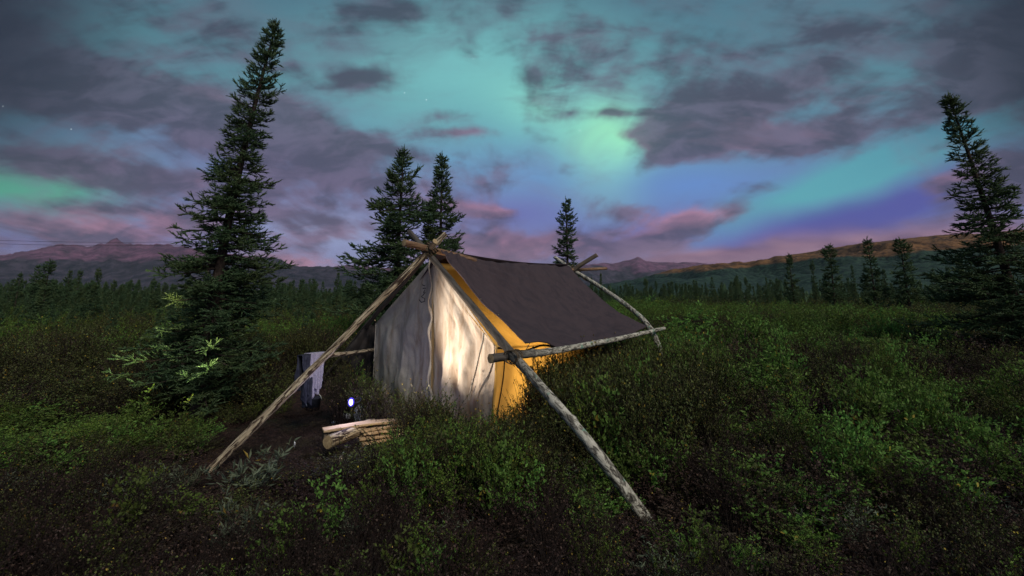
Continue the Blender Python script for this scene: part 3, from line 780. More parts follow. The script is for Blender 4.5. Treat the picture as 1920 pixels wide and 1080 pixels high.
# ---- canvas
def canvas_mat(nm, base, dirt, tr, tcol, stain=0.5, weave=True):
    m, n = new_mat(nm); P = wpos(n)
    s1 = n.noise(n.mapping(P, scale=(2.2, 2.2, 0.4)), 3.0, 6, 0.66, 0.6); s2 = n.noise(P, 24, 4, 0.7)
    c = n.mix(n.smooth(s1, 0.40, 0.72, 0, stain), base, dirt)
    c = n.mix(n.smooth(s2, 0.55, 0.75, 0, stain * 0.5), c, dirt)
    h = n.math('ADD', n.math('MULTIPLY', n.noise(P, 9, 5, 0.6), 1.0), n.math('MULTIPLY', n.noise(P, 160, 2, 0.5), 0.15))
    return finish(m, n, c, 0.9, h, 0.5, 0.02, trans=tr, tcol=tcol, spec=0.1)
M_CANVAS = canvas_mat('cream_canvas', (0.58, 0.53, 0.48, 1), (0.30, 0.22, 0.16, 1), 0.14, (0.75, 0.50, 0.22, 1), 0.85)
M_YELLOW = canvas_mat('yellow_canvas', (0.66, 0.50, 0.20, 1), (0.34, 0.23, 0.09, 1), 0.6, (0.92, 0.72, 0.36, 1), 0.8)
M_FLY = canvas_mat('dark_fly_canvas', (0.068, 0.052, 0.062, 1), (0.038, 0.033, 0.044, 1), 0.0, None, 0.7)
m, n = new_mat('seam'); M_SEAM = finish(m, n, (0.035, 0.018, 0.012, 1), 0.9)

def sheet(fn, nu, nv):
    U, Vv = np.meshgrid(np.linspace(0, 1, nu), np.linspace(0, 1, nv), indexing='ij')
    P = fn(U, Vv); idx = np.arange(nu * nv).reshape(nu, nv)
    F = np.stack([idx[:-1, :-1], idx[1:, :-1], idx[1:, 1:], idx[:-1, 1:]], -1).reshape(-1, 4)
    return P.reshape(-1, 3), F
def thick_sheet(name, fn, nu, nv, mat, parent, t=0.003):
    V, F = sheet(fn, nu, nv)
    me = mesh_np(name, V, F, [mat], smooth=True)
    o = link(name, me, parent)
    if t:
        sm = o.modifiers.new('thickness', 'SOLIDIFY'); sm.thickness = t; sm.offset = 0
    return o
A_ = v3(at(812, 486, 5.95)); L_ = v3(at(704, 606, 7.05)); R_ = v3(at(931, 652, 5.02))
gL = float(ground_z(L_[0], L_[1])); gR = float(ground_z(R_[0], R_[1]))
L0 = np.array([L_[0] + 0.02, L_[1] - 0.05, gL]); R0 = np.array([R_[0] - 0.10, R_[1] + 0.06, gR])
M_eave = L_ * 0.42 + R_ * 0.58                                  # where the flaps meet, level with the eaves
M_eave = v3(at(812, 640, 5.92)); M0 = np.array([v3(at(815, 640, 5.88))[0], 5.84, gR])
n_front = np.cross(R_ - L_, [0, 0, 1.0]); n_front /= np.linalg.norm(n_front)      # towards the camera
if n_front[1] > 0: n_front = -n_front
# back end of the tent
Bk = v3(at(1066, 512, 8.3)); off = Bk - A_
Lb_ = L_ + off * 0.98; Rb_ = v3(at(1130, 640, 7.2)); 
tent = empty('canvas_tent', (float((L0[0] + R0[0]) / 2), float((L0[1] + R0[1]) / 2), gR))
tag(tent, 'cream canvas wall tent lit from within, its yellow side glowing under a dark fly', 'tent')
inv = np.array(tent.location)
def loc_(P): return P - inv
def lerp(a, b, t): return a + (b - a) * t
def flap(edge_top, eave, base, mid_top, mid_eave, mid_base, seed, amp, fold=7.0):
    """surface between the outer edge (apex-eave-base) and the middle line"""
    def fn(U, V):
        k = 0.5
        def line(t, a, b, c):
            t1 = np.clip(t / k, 0, 1)[..., None]; t2 = np.clip((t - k) / (1 - k), 0, 1)[..., None]
            return np.where(t[..., None] <= k, a + (b - a) * t1, b + (c - b) * t2)
        E = line(V, edge_top, eave, base); Mm = line(V, mid_top, mid_eave, mid_base)
        P = E + (Mm - E) * U[..., None]
        fall = np.clip(V * 1.4, 0.05, 1) * np.sin(np.pi * np.clip(U * 0.96 + 0.02, 0, 1)) ** 0.5
        fo = np.sin(U * fold * 6.283 * (0.8 + 0.2 * fbm(U * 2, V * 1.5, seed)) + 2.5 * fbm(U * 1.5, V * 2.0, seed + 2, 2) * 3) * (0.4 + 0.6 * fbm(U * 5, V, seed + 4, 2))
        fo2 = (fbm(U * 4, V * 3.2, seed + 7, 4) - 0.5) * 2.6
        crease = -np.abs(fbm(U * 3 + V * 1.2, V * 2.2, seed + 12, 3) - 0.5) * 2.5
        P = P + n_front * ((fo * 0.5 + fo2 + crease * 0.8) * amp * fall)[..., None]
        return loc_(P)
    return fn
thick_sheet('door_flap', flap(A_ + [-.01, 0, 0], L_, L0, A_, M_eave + n_front * .03, M0 + n_front * .05 + [.02, .0, 0], 3, 0.075, 3.0), 90, 110, M_CANVAS, tent)
thick_sheet('door_flap', flap(A_ + [.01, 0, 0], R_, R0, A_ + n_front * .02, M_eave - n_front * .0, M0 - n_front * .03 + [-.03, .02, 0], 11, 0.070, 4.0), 100, 110, M_CANVAS, tent)
# rolled edge where the flaps meet, and tie tapes
rg = np.random.default_rng(5)
sv = np.linspace(0, 1, 60)
pth = np.array([lerp(A_, M_eave, min(t * 2, 1)) if t < .5 else lerp(M_eave, M0 + [0.01, 0.0, 0], (t - .5) * 2) for t in sv]) + n_front * (0.045 + 0.02 * np.sin(sv * 30)[:, None])
pth[:, 0] += 0.018 * np.sin(sv * 41) * sv
V, F = tubes([pth], [0.010 + 0.010 * np.abs(np.sin(sv * 26)) * (sv > .3)], 6)
link('door_hem', mesh_np('door_hem', V - inv, F, [M_CANVAS], smooth=True), tent)
# vertical tape on the right flap
def surf_line(px0, py0, px1, py1, Y0, Y1, w, name, mat, k=24, seed=0, dz=0.0, parent=None):
    p0 = v3(at(px0, py0, Y0)); p1 = v3(at(px1, py1, Y1)); t = np.linspace(0, 1, k)
    p = p0[None] + (p1 - p0)[None] * t[:, None] + (np.stack([fbm(t * 4, t * 0, seed), fbm(t * 4, t * 0 + 4, seed), t * 0], -1) - 0.5) * 0.03
    V, F = tubes([p], [np.full(k, w)], 5)
    return link(name, mesh_np(name, V - inv, F, [mat], smooth=True), parent or tent)
def front_pt(px, py, lift=0.02):
    """point on the tent front plane"""
    d = v3(ray(px, py)); o_ = np.array([0, 0, CAM_H]); t = np.dot(A_ * 0.34 + L_ * 0.33 + R_ * 0.33 + n_front * lift - o_, n_front) / np.dot(d, n_front)
    return o_ + d * t
def front_tube(pts, w, name, mat, lift=0.05):
    p = np.array([front_pt(a, b, lift) for a, b in pts]); V, F = tubes([p], [np.full(len(p), w)], 5)
    return link(name, mesh_np(name, V - inv, F, [mat], smooth=True), tent)
front_tube([(907, 624), (905, 640), (899, 662), (893, 690), (884, 725), (879, 750)], 0.012, 'tie_tape', M_CANVAS, 0.10)
# dark stencil marks on the left flap
m, n = new_mat('stencil_ink'); M_INK = finish(m, n, (0.035, 0.035, 0.05, 1), 0.9)
for pts in ([(793, 541), (798, 540), (796, 545), (794, 549)], [(797, 548), (794, 553), (790, 556), (794, 559)], [(786, 562), (790, 567), (796, 565), (796, 559)], [(792, 534), (797, 536)]):
    front_tube(pts, 0.006, 'stencil_mark', M_INK, 0.05)

def quad_sheet(c00, c10, c11, c01, sagfn):
    def fn(U, V):
        u = U[..., None]; v = V[..., None]
        P = (c00 * (1 - u) + c10 * u) * (1 - v) + (c01 * (1 - u) + c11 * u) * v
        return loc_(P + sagfn(U, V))
    return fn
dn = np.array([0, 0, -1.0])
# yellow roof and wall (right side): along the ridge U, down the slope V
Rr0 = R_.copy(); 
thick_sheet('roof_canvas', quad_sheet(A_ + [0.01, -.01, 0], Bk + [0, 0, -.03], Rb_, Rr0, lambda U, V: dn * (0.07 * np.sin(np.pi * V) + 0.04 * (fbm(U * 6, V * 3, 4) - .5))[..., None]), 60, 40, M_YELLOW, tent)
RbG = np.array([Rb_[0], Rb_[1], float(ground_z(Rb_[0], Rb_[1]))])
thick_sheet('side_wall', quad_sheet(Rr0, Rb_, RbG, R0, lambda U, V: np.array([0.7, -.5, 0]) * (0.06 * np.sin(U * 26 + 2 * fbm(U * 3, V * 2, 8)) * V + 0.06 * (fbm(U * 6, V * 3, 14) - .5))[..., None]), 80, 34, M_YELLOW, tent)
thick_sheet('roof_canvas', quad_sheet(A_ + [-0.01, .01, 0], Bk + [0, 0, -.03], Lb_, L_, lambda U, V: dn * (0.06 * np.sin(np.pi * V))[..., None]), 30, 20, M_CANVAS, tent)
LbG = np.array([Lb_[0], Lb_[1], float(ground_z(Lb_[0], Lb_[1]))])
thick_sheet('side_wall', quad_sheet(L_, Lb_, LbG, L0, lambda U, V: np.array([-.7, .5, 0]) * (0.02 * np.sin(U * 20) * V)[..., None]), 30, 12, M_CANVAS, tent)
thick_sheet('end_wall', quad_sheet((Lb_ + Bk) / 2, (Bk + Rb_) / 2, RbG, LbG, lambda U, V: np.zeros(U.shape + (3,))), 12, 12, M_CANVAS, tent)
V, F = sheet(lambda U, V: loc_(Bk[None, None] * (1 - V)[..., None] + (Lb_ * (1 - U)[..., None] + Rb_ * U[..., None]) * V[..., None]), 6, 6)
link('gable', mesh_np('back_gable', V, F, [M_CANVAS]), tent)
# eave seam of the yellow side and wall seams
t = np.linspace(0, 1, 50)
p = Rr0[None] + (Rb_ - Rr0)[None] * t[:, None] + np.array([.02, -.03, -.0]) + dn * (0.05 * np.sin(t * np.pi * 3) ** 2)[:, None]
V, F = tubes([p], [np.full(50, 0.013)], 5); link('eave_seam', mesh_np('eave_seam', V - inv, F, [M_SEAM], smooth=True), tent)
def wall_pt(u, v, lift=0.05):
    P = (Rr0 * (1 - u) + Rb_ * u) * (1 - v) + (R0 * (1 - u) + RbG * u) * v
    return P + np.array([.75, -.6, 0]) * lift
for u in (0.03, 0.24, 0.5):
    p = np.array([wall_pt(u + 0.01 * math.sin(v * 7), v) for v in np.linspace(0, 1, 16)]); V, F = tubes([p], [np.full(16, 0.007)], 4)
    link('wall_seam', mesh_np('wall_seam', V - inv, F, [M_SEAM], smooth=True), tent)

# ---- the dark fly
fly = empty('rain_fly', tuple(CROSS)); inv_f = CROSS.copy()
tag(fly, 'dark purple-grey canvas fly stretched over the ridge and tied to the side rail', 'tarp')
E0 = v3(at(987, 640, 4.80)); E1 = v3(at(1212, 611, 6.95)); K0 = v3(at(826, 472, 5.52)); K1 = v3(at(1068, 499, 8.3))
def fly_right(U, V):
    u = U[..., None]; v = V[..., None]
    rid = K0 * (1 - u) + K1 * u + dn * (0.055 * np.sin(np.pi * U))[..., None]
    eav = E0 * (1 - u) + E1 * u + dn * (0.17 * np.sin(np.pi * U) ** 0.8)[..., None]
    P = rid * (1 - v) + eav * v
    sag = 0.15 * np.sin(np.pi * V) ** 1.0 * (1 - 0.25 * U) + 0.05 * np.sin(np.pi * U) * np.sin(np.pi * V)
    edge = 0.14 * np.sin(np.pi * V) * np.exp(-U * 9) - 0.30 * np.sin(np.pi * V) * np.exp(-(1 - U) * 5) * 0.4
    P = P + dn * sag[..., None] + ridge_dir * edge[..., None] * 1.0
    w = (fbm(U * 9 + V * 3, V * 2.5, 41, 4) - .5) * 0.075 + 0.007 * np.sin((U * 3 + V * 1.2) * 9) + 0.005 * np.exp(-V * 2) * np.sin(U * 60 + 3 * fbm(U * 5, V, 7)) + 0.04 * sst(V, .5, 1) * np.abs(np.sin(U * np.pi * 5))
    tens = 0.022 * np.sin(np.arctan2(V + .05, U + .02) * 34) * np.exp(-(U ** 2 + V ** 2) * 3)
    return P + np.array([0.45, -.35, .82]) * (w + tens)[..., None] - inv_f
o = thick_sheet('fly_slope', fly_right, 110, 70, M_FLY, fly, 0.004)
FL0 = L_ + (RB - CROSS) / np.linalg.norm(RB - CROSS) * 0.30 + [-.05, 0, -.02]; FL1 = Lb_ + [-.3, .1, .05]
K0l = K0 + [-0.035, .0, -.0]
def fly_left(U, V):
    u = U[..., None]; v = V[..., None]
    P = ((K0l + [0, .12, 0]) * (1 - u) + K1 * u + dn * (0.055 * np.sin(np.pi * U))[..., None]) * (1 - v) + (FL0 * (1 - u) + FL1 * u) * v
    return P + dn * (0.06 * np.sin(np.pi * V))[..., None] + np.array([0, 0, .04]) - inv_f
thick_sheet('fly_slope', fly_left, 40, 26, M_FLY, fly, 0.004)
# rolled front hem of the fly with small ties
def hem(ufix, rr, nm):
    vv = np.linspace(0, 1, 50); P = fly_right(np.full(50, ufix), vv); V, F = tubes([P], [np.full(50, rr)], 6)
    link(nm, mesh_np(nm, V, F, [M_FLY], smooth=True), fly)
hem(0.0, 0.011, 'hem')
for us in (0.33, 0.66): hem(us, 0.0035, 'panel_seam')
vv = np.linspace(0, 1, 80); P = fly_right(vv, np.ones(80)); V, F = tubes([P], [np.full(80, 0.010)], 6)
link('hem', mesh_np('eave_hem', V, F, [M_FLY], smooth=True), fly)
m, n = new_mat('brass'); M_BRASS = finish(m, n, (0.6, 0.4, 0.2, 1), 0.35, metal=1.0)
for v in (0.42, 0.62):
    p = fly_right(np.array([0.006]), np.array([v]))[0] + np.array([.0, -.012, .008])
    bm = bmesh.new(); bmesh.ops.create_icosphere(bm, subdivisions=1, radius=0.010); me = bpy.data.meshes.new('grommet'); bm.to_mesh(me); bm.free(); me.materials.append(M_BRASS)
    link('grommet', me, fly, p)
# cords tying the fly's eave to the rail
for u in (0.02, 0.22, 0.42, 0.62, 0.82):
    a = fly_right(np.array([u]), np.array([1.0]))[0] + inv_f; s_ = np.clip(u * 0.9 + 0.10, 0, 1); b2 = RA * (1 - s_) + RE * s_
    tt = np.linspace(0, 1, 6)[:, None]; V, F = tubes([a * (1 - tt) + b2 * tt + dn * 0.01 * np.sin(tt * 3.14) - inv_f], [np.full(6, 0.004)], 4)
    link('tie_cord', mesh_np('tie_cord', V, F, [M_ROPE]), fly)

# dark cloth lean-to at the left of the tent
m, n = new_mat('dark_netting'); M_NET = finish(m, n, n.ramp(n.noise(wpos(n), 9, 4), [(.3, (0.010, 0.010, 0.012)), (.7, (0.040, 0.034, 0.034))]), 0.95, n.noise(wpos(n), 12, 4), .6, .02)
a00 = v3(at(690, 606, 7.3)); a10 = v3(at(704, 612, 7.4)); a01 = v3(at(640, 668, 6.9)); a11 = v3(at(702, 735, 7.2))
V, F = sheet(lambda U, V: ((a00 * (1 - U)[..., None] + a10 * U[..., None]) * (1 - V)[..., None] + (a01 * (1 - U)[..., None] + a11 * U[..., None]) * V[..., None]) + np.array([0, -1, 0]) * (0.06 * np.sin(U * 18) * V + .08 * (fbm(U * 5, V * 4, 3) - .5))[..., None], 40, 30)
o = link('dark_cloth', mesh_np('dark_cloth', V, F, [M_NET], smooth=True)); tag(o, 'dark cloth slung behind the thin stick at the left of the tent', 'cloth')
sm = o.modifiers.new('thickness', 'SOLIDIFY'); sm.thickness = 0.004

# ------------------------------------------------------------------ camp things
# towel over the left rail
m, n = new_mat('lavender_knit'); P = opos(n)
kn = n.noise(n.mapping(P, scale=(1, 1, 3.2)), 42, 3, 0.6)
M_TOWEL = finish(m, n, n.mix(kn, (0.16, 0.15, 0.24, 1), (0.50, 0.48, 0.62, 1)), 0.95, kn, 1.0, 0.01)
m, n = new_mat('navy_cloth'); M_NAVY = finish(m, n, n.ramp(n.noise(opos(n), 20, 3), [(.3, (0.012, 0.014, 0.028)), (.7, (0.04, 0.045, 0.07))]), 0.95)
m, n = new_mat('white_plastic'); M_WHITE = finish(m, n, (0.62, 0.66, 0.66, 1), 0.45)
dr = (LE - LA) / np.linalg.norm(LE - LA)
def drape(name, s0, s1, hf, hb, seed, mat, label, wid=0.03, cat='cloth', edge=0.0):
    o3 = LA + dr * s0
    nrm = np.cross(dr, [0, 0, 1.0]); nrm /= np.linalg.norm(nrm)
    if nrm[1] > 0: nrm = -nrm
    def fn(U, V):
        w = (V * 2 - 1)                        # -1 back ... 1 front
        h = np.where(w > 0, hf * (1 + edge * (U - .5) + 0.12 * np.sin(U * 9 + seed) + 0.10 * fbm(U * 8, V * 0 + 3, seed)), hb)
        drop = np.maximum(np.abs(w) - 0.05, 0) / 0.95 * h
        P = o3 + dr * ((s1 - s0) * (0.5 + (U - .5) * (1 - 0.36 * np.abs(w))))[..., None]
        P = P + nrm * (np.sign(w) * np.minimum(np.abs(w) / 0.05, 1) * wid + 0.034 * np.sin(U * 26 + seed + 2 * w + 3 * fbm(U * 2, V * 2, seed)) * np.abs(w) + 0.05 * (fbm(U * 6, V * 5, seed) - .5))[..., None]
        P[..., 2] += wid * 1.1 - drop
        return P - o3
    V, F = sheet(fn, 50, 60)
    o = link(name, mesh_np(name, V, F, [mat], smooth=True), None, tuple(o3)); tag(o, label, cat)
    sm = o.modifiers.new('thickness', 'SOLIDIFY'); sm.thickness = 0.006
    return o
drape('hanging_towel', 0.03, 0.32, 0.42, 0.35, 2, M_TOWEL, 'grey-lavender knitted cloth hanging over the left rail behind the long pole', 0.045, 'towel', -0.25)
drape('hanging_garment', -0.09, 0.10, 0.50, 0.40, 5, M_NAVY, 'dark garment hanging on the rail end behind the lavender cloth', 0.036)
# dark bucket with pale handle under the cloth
def lathe(profile, sides=24):
    V = []; F = []
    for r, z in profile:
        for j in range(sides):
            a = 2 * math.pi * j / sides; V.append((r * math.cos(a), r * math.sin(a), z))
    for i in range(len(profile) - 1):
        for j in range(sides):
            j2 = (j + 1) % sides; F.append((i * sides + j, i * sides + j2, (i + 1) * sides + j2, (i + 1) * sides + j))
    return np.array(V), np.array(F)
bp_ = on_z(585, 768, 0.0); bz = float(ground_z(bp_.x, bp_.y))
bk = empty('bucket', (bp_.x, bp_.y, bz)); tag(bk, 'small dark bucket with a pale bent handle on the ground under the hanging cloth', 'bucket')
V, F = lathe([(0.0, .0), (0.10, 0.0), (0.118, 0.16), (0.124, 0.165), (0.120, 0.17), (0.11, 0.165), (0.095, 0.012), (0.0, 0.012)]); link('body', mesh_np('bucket_body', V, F, [M_NAVY], smooth=True), bk)
a = np.linspace(0, math.pi, 16); p = np.stack([np.cos(a) * 0.125, -0.05 * np.sin(a), 0.15 + 0.115 * np.sin(a)], -1); V, F = tubes([p], [np.full(16, 0.006)], 6); link('handle', mesh_np('bucket_handle', V, F, [M_WHITE], smooth=True), bk)
# white strip by the garment
p0 = v3(at(568, 735, 6.0)); p1 = v3(at(572, 762, 6.0))
def strip_(U, V): return p0 + (p1 - p0) * V[..., None] + np.array([1, 0, 0]) * ((U - .5) * (0.015 + 0.035 * V))[..., None] + np.array([0, 0.03, 0]) * np.sin(U * 3)[..., None]
V, F = sheet(strip_, 6, 12); o = link('white_bag_strip', mesh_np('white_bag_strip', V, F, [M_WHITE], smooth=True)); tag(o, 'narrow white strip of plastic at the lower left of the hanging cloth', 'plastic strip')
sm = o.modifiers.new('thickness', 'SOLIDIFY'); sm.thickness = 0.004

# headlamp, switched on
hp = v3(at(659, 754, 5.32))
hl = empty('headlamp', tuple(hp)); tag(hl, 'small lit blue-white headlamp glowing beside crumpled foil', 'headlamp')
bm = bmesh.new(); bmesh.ops.create_cube(bm, size=1.0); bmesh.ops.scale(bm, vec=(0.055, 0.03, 0.075), verts=bm.verts); bmesh.ops.bevel(bm, geom=bm.edges[:], offset=0.008, segments=2, affect='EDGES')
me = bpy.data.meshes.new('lamp_body'); bm.to_mesh(me); bm.free(); me.materials.append(M_NAVY); link('body', me, hl)
m, n = new_mat('lamp_glow'); e = n.new('ShaderNodeEmission'); e.inputs[0].default_value = (0.36, 0.34, 1.0, 1); e.inputs[1].default_value = 16.0
o_ = n.new('ShaderNodeOutputMaterial'); n.put(o_.inputs[0], e.outputs[0]); M_GLOW = m
V, F = lathe([(0.0, 0.012), (0.012, 0.010), (0.021, 0.004), (0.023, 0.0), (0.023, -0.01)], 20)
o = link('lens', mesh_np('lamp_lens', V, F, [M_GLOW], smooth=True), hl, (0, -0.020, 0.003)); o.rotation_euler = (R(90), 0, 0); o.scale = (0.85, 1.35, 1)
m, n = new_mat('lamp_halo_glow'); e = n.new('ShaderNodeEmission'); e.inputs[0].default_value = (0.10, 0.07, 1.0, 1); e.inputs[1].default_value = 0.9  # violet halo round the lens, put in as a glowing ring
o_ = n.new('ShaderNodeOutputMaterial'); n.put(o_.inputs[0], e.outputs[0])
V, F = lathe([(0.024, -0.004), (0.040, 0.0), (0.042, -0.012), (0.024, -0.012)], 20)
o = link('halo_ring', mesh_np('lamp_halo_ring', V, F, [m], smooth=True), hl, (0, -0.020, 0.003)); o.rotation_euler = (R(90), 0, 0); o.scale = (0.8, 1.15, 1)
a = np.linspace(0, 6.283, 40); p = np.stack([0.07 * np.cos(a), 0.09 + 0.08 * np.sin(a), 0.012 * np.sin(2 * a)], -1); V, F = tubes([p], [np.full(40, 0.007)], 5); link('strap', mesh_np('lamp_strap', V, F, [M_NAVY], smooth=True), hl)
ld = bpy.data.lights.new('headlamp_light', 'POINT'); ld.energy = 7.0; ld.color = (0.66, 0.64, 1.0); ld.shadow_soft_size = 0.03
lo = bpy.data.objects.new('headlamp_light', ld); COL.objects.link(lo); lo.parent = hl; lo.location = (-0.02, -0.10, 0.05)

# crumpled foil and clear plastic
m, n = new_mat('foil'); M_FOIL = finish(m, n, (0.82, 0.82, 0.90, 1), 0.36, n.noise(opos(n), 14, 3), 0.5, .02, metal=0.35)
m, n = new_mat('crinkled_plastic'); M_PLAST = finish(m, n, (0.55, 0.57, 0.72, 1), 0.2, trans=.3, spec=0.8)
def crumple(name, px, py, rx, ry, rz_, seed, mat, label, cat):
    g_ = on_z(px, py, 0.05); rg = np.random.default_rng(seed)
    bm = bmesh.new(); bmesh.ops.create_icosphere(bm, subdivisions=4, radius=1.0)
    me = bpy.data.meshes.new(name); bm.to_mesh(me); bm.free()
    co = np.zeros(len(me.vertices) * 3); me.vertices.foreach_get('co', co); co = co.reshape(-1, 3)
    pl = rg.normal(size=(70, 3)); pl /= np.linalg.norm(pl, axis=1)[:, None]; dd = 0.62 + 0.36 * rg.random(70)
    for _ in range(1):
        for q, d in zip(pl, dd):
            s = co @ q; over = np.maximum(s - d, 0); co -= over[:, None] * q[None] * 1.05
    co *= (1 + 0.16 * (vnoise(co[:, 0] * 6 + co[:, 2] * 4 + seed, co[:, 1] * 6 - co[:, 2] * 3 + seed, seed) - .5))[:, None]
    co *= [rx, ry, rz_]; co[:, 2] += rz_ * 0.6
    me.vertices.foreach_set('co', co.ravel()); me.materials.append(mat); me.update()
    z = float(ground_z(g_.x, g_.y)); o = link(name, me, None, (g_.x, g_.y, z)); tag(o, label, cat)
crumple('foil_bag', 684, 800, 0.17, 0.12, 0.24, 3, M_FOIL, 'large crumpled shiny foil bag with the lit headlamp hung on its front', 'foil bag')
crumple('foil_scrap', 648, 782, 0.08, 0.07, 0.07, 4, M_FOIL, 'smaller crumpled foil scrap below the lit headlamp', 'foil')
for k_, (px, py) in enumerate(((636, 800), (652, 812), (628, 790), (700, 808), (640, 815))):
    crumple('foil_fragment', px, py, 0.035 + .012 * (k_ % 3), 0.03, 0.03, 30 + k_, M_FOIL, 'little glinting foil fragment scattered on the ground below the lit headlamp', 'foil')
for o in COL.objects:
    if o.name.startswith('foil_fragment'): o['group'] = 'foil fragments below the headlamp'
crumple('plastic_bag', 835, 838, 0.11, 0.08, 0.08, 6, M_PLAST, 'crinkled clear plastic bag in the brush before the tent', 'plastic bag')
crumple('plastic_wrapper', 858, 842, 0.05, 0.05, 0.05, 8, M_PLAST, 'small crinkled wrapper right of the clear plastic bag', 'wrapper')
crumple('white_scrap', 552, 836, 0.012, 0.012, 0.05, 9, M_WHITE, 'tiny white scrap on the dark ground left of the boards', 'scrap')

# bench: stack of sawn boards with a round log under its near end
BA = v3(at(606, 801, 5.05)); BB = v3(at(752, 788, 5.45)); BA[2] = BB[2] = (BA[2] + BB[2]) / 2
bdir = (BB - BA); bdir[2] = 0; BL = np.linalg.norm(bdir); bdir /= BL; brz = math.atan2(bdir[1], bdir[0])
gz_ = float(ground_z(BA[0], BA[1]))
m, n = new_mat('sawn_board'); P = opos(n)
gr = n.noise(n.mapping(P, scale=(1.2, 14, 14)), 4, 4, 0.6, 0.5)
M_BOARD = finish(m, n, n.ramp(gr, [(.3, (0.26, 0.17, 0.09)), (.7, (0.62, 0.46, 0.30))]), 0.8, gr, 0.6, 0.004)
def board(L, W_, H_, seed, mat=None):
    bm = bmesh.new(); bmesh.ops.create_grid(bm, x_segments=24, y_segments=3, size=0.5); bm.free()
    rg = np.random.default_rng(seed); bm = bmesh.new(); bmesh.ops.create_cube(bm, size=1.0)
    bmesh.ops.scale(bm, vec=(L, W_, H_), verts=bm.verts)
    bmesh.ops.subdivide_edges(bm, edges=[e for e in bm.edges if abs(e.verts[0].co.x - e.verts[1].co.x) > L * .5], cuts=14, use_grid_fill=True)
    for v in bm.verts:
        v.co.y += 0.010 * math.sin(v.co.x * 9 + seed) + rg.normal() * .0015; v.co.z += 0.006 * math.sin(v.co.x * 6 + seed * 2) + rg.normal() * .001
    bmesh.ops.bevel(bm, geom=[e for e in bm.edges if e.is_boundary or e.calc_face_angle(0) > 1.0], offset=0.004, segments=1, affect='EDGES')
    me = bpy.data.meshes.new('board'); bm.to_mesh(me); bm.free(); me.materials.append(mat or M_BOARD); return me
seat = empty('log_seat', (BA[0], BA[1], gz_), brz); tag(seat, 'low seat of split boards laid over a short log, lit along its top edge', 'bench')
top = BA[2] - gz_
o = link('board', board(BL * 1.0, 0.13, 0.026, 1), seat, (BL / 2, 0.02, top - 0.013))
for k_, (dx_, hz) in enumerate(((0.0, 0.058), (0.02, 0.098), (-.02, 0.138), (.01, 0.178))):
    o = link('slat', board(BL * 0.52, 0.05, 0.026, 3 + k_), seat, (BL * 0.72 + dx_, -0.04 - 0.006 * k_, top - hz))
    o = link('slat', board(BL * 0.50, 0.05, 0.026, 13 + k_), seat, (BL * 0.72 - dx_, 0.11, top - hz))
for q in (0.50, 0.93): link('upright', board(0.05, 0.05, 0.2, 30), seat, (BL * q, 0.035, top - 0.135))
link('end_block', board(0.14, 0.12, 0.075, 40, M_POLE3), seat, (0.08, 0.03, top - 0.068))
l0 = v3(at(614, 829, 4.86)); lg0 = l0.copy(); lg1 = l0 + np.array([bdir[0], bdir[1], 0]) * 0.16 + np.array([0.12, 0.55, 0])
pole('round_log', [lg0, lg1], 0.062, 0.064, 21, M_POLE, 'short round log with a pale sawn end under the left end of the board seat', 'log', knots=1, sides=20, wob=0.0)
SUP = pole('half_buried_stick', [gr_pt(622, 905, 0.0), v3(at(640, 858, 4.75)) + [0, 0, 0]], 0.016, 0.022, 22, M_POLE, 'short pale stick poking out of the dark ground before the log', 'stick', knots=2, sides=8)

# warm lantern added unseen in the brush to light the seat and tent foot
LN = v3(at(765, 812, 5.05)); LNg = float(ground_z(LN[0], LN[1])); 
ln = empty('added_lantern', (LN[0], LN[1], LNg)); tag(ln, 'small added warm lantern, unseen among the shrubs before the tent door', 'lantern')
V, F = lathe([(0, 0), (0.045, 0), (0.047, 0.03), (0.03, 0.035), (0.0, 0.035)]); link('base', mesh_np('lantern_base', V, F, [M_NAVY], smooth=True), ln)
m, n = new_mat('lantern_glow'); e = n.new('ShaderNodeEmission'); e.inputs[0].default_value = (1, 0.72, 0.42, 1); e.inputs[1].default_value = 6.0
o_ = n.new('ShaderNodeOutputMaterial'); n.put(o_.inputs[0], e.outputs[0]); M_LG = m
V, F = lathe([(0, 0.035), (0.026, 0.036), (0.03, 0.06), (0.026, 0.085), (0, 0.087)]); link('globe', mesh_np('lantern_globe', V, F, [M_LG], smooth=True), ln)
V, F = lathe([(0, 0.088), (0.036, 0.088), (0.03, 0.105), (0, 0.115)]); link('cap', mesh_np('lantern_cap', V, F, [M_NAVY], smooth=True), ln)
pl_ = bpy.data.lights.new('added_lantern_light', 'POINT'); pl_.energy = 2.2; pl_.color = (1.0, 0.74, 0.46); pl_.shadow_soft_size = 0.03
lo = bpy.data.objects.new('added_lantern_light', pl_); COL.objects.link(lo); lo.parent = ln; lo.location = (-0.06, -0.06, 0.22)
# the headlamp's light: one broad beam on the tent door, one towards the spruce
def spot(nm, src, dst, energy, col, ang, blend, size, parent=None):
    l = bpy.data.lights.new(nm, 'SPOT'); l.energy = energy; l.color = col; l.spot_size = R(ang); l.spot_blend = blend; l.shadow_soft_size = size
    o = bpy.data.objects.new(nm, l); COL.objects.link(o); o.location = src
    o.rotation_euler = (Vector(dst) - Vector(src)).to_track_quat('-Z', 'Y').to_euler(); return o
SRC = v3(at(650, 748, 5.14))
spot('headlamp_wide_beam', SRC, v3(at(880, 600, 5.3)), 235, (1.0, 0.82, 0.62), 70, 0.75, 0.015)
spot('headlamp_beam', hp + [-.03, -.10, .05], v3(at(265, 640, 5.35)), 1100, (1.0, 0.93, 0.46), 34, 0.6, 0.03)
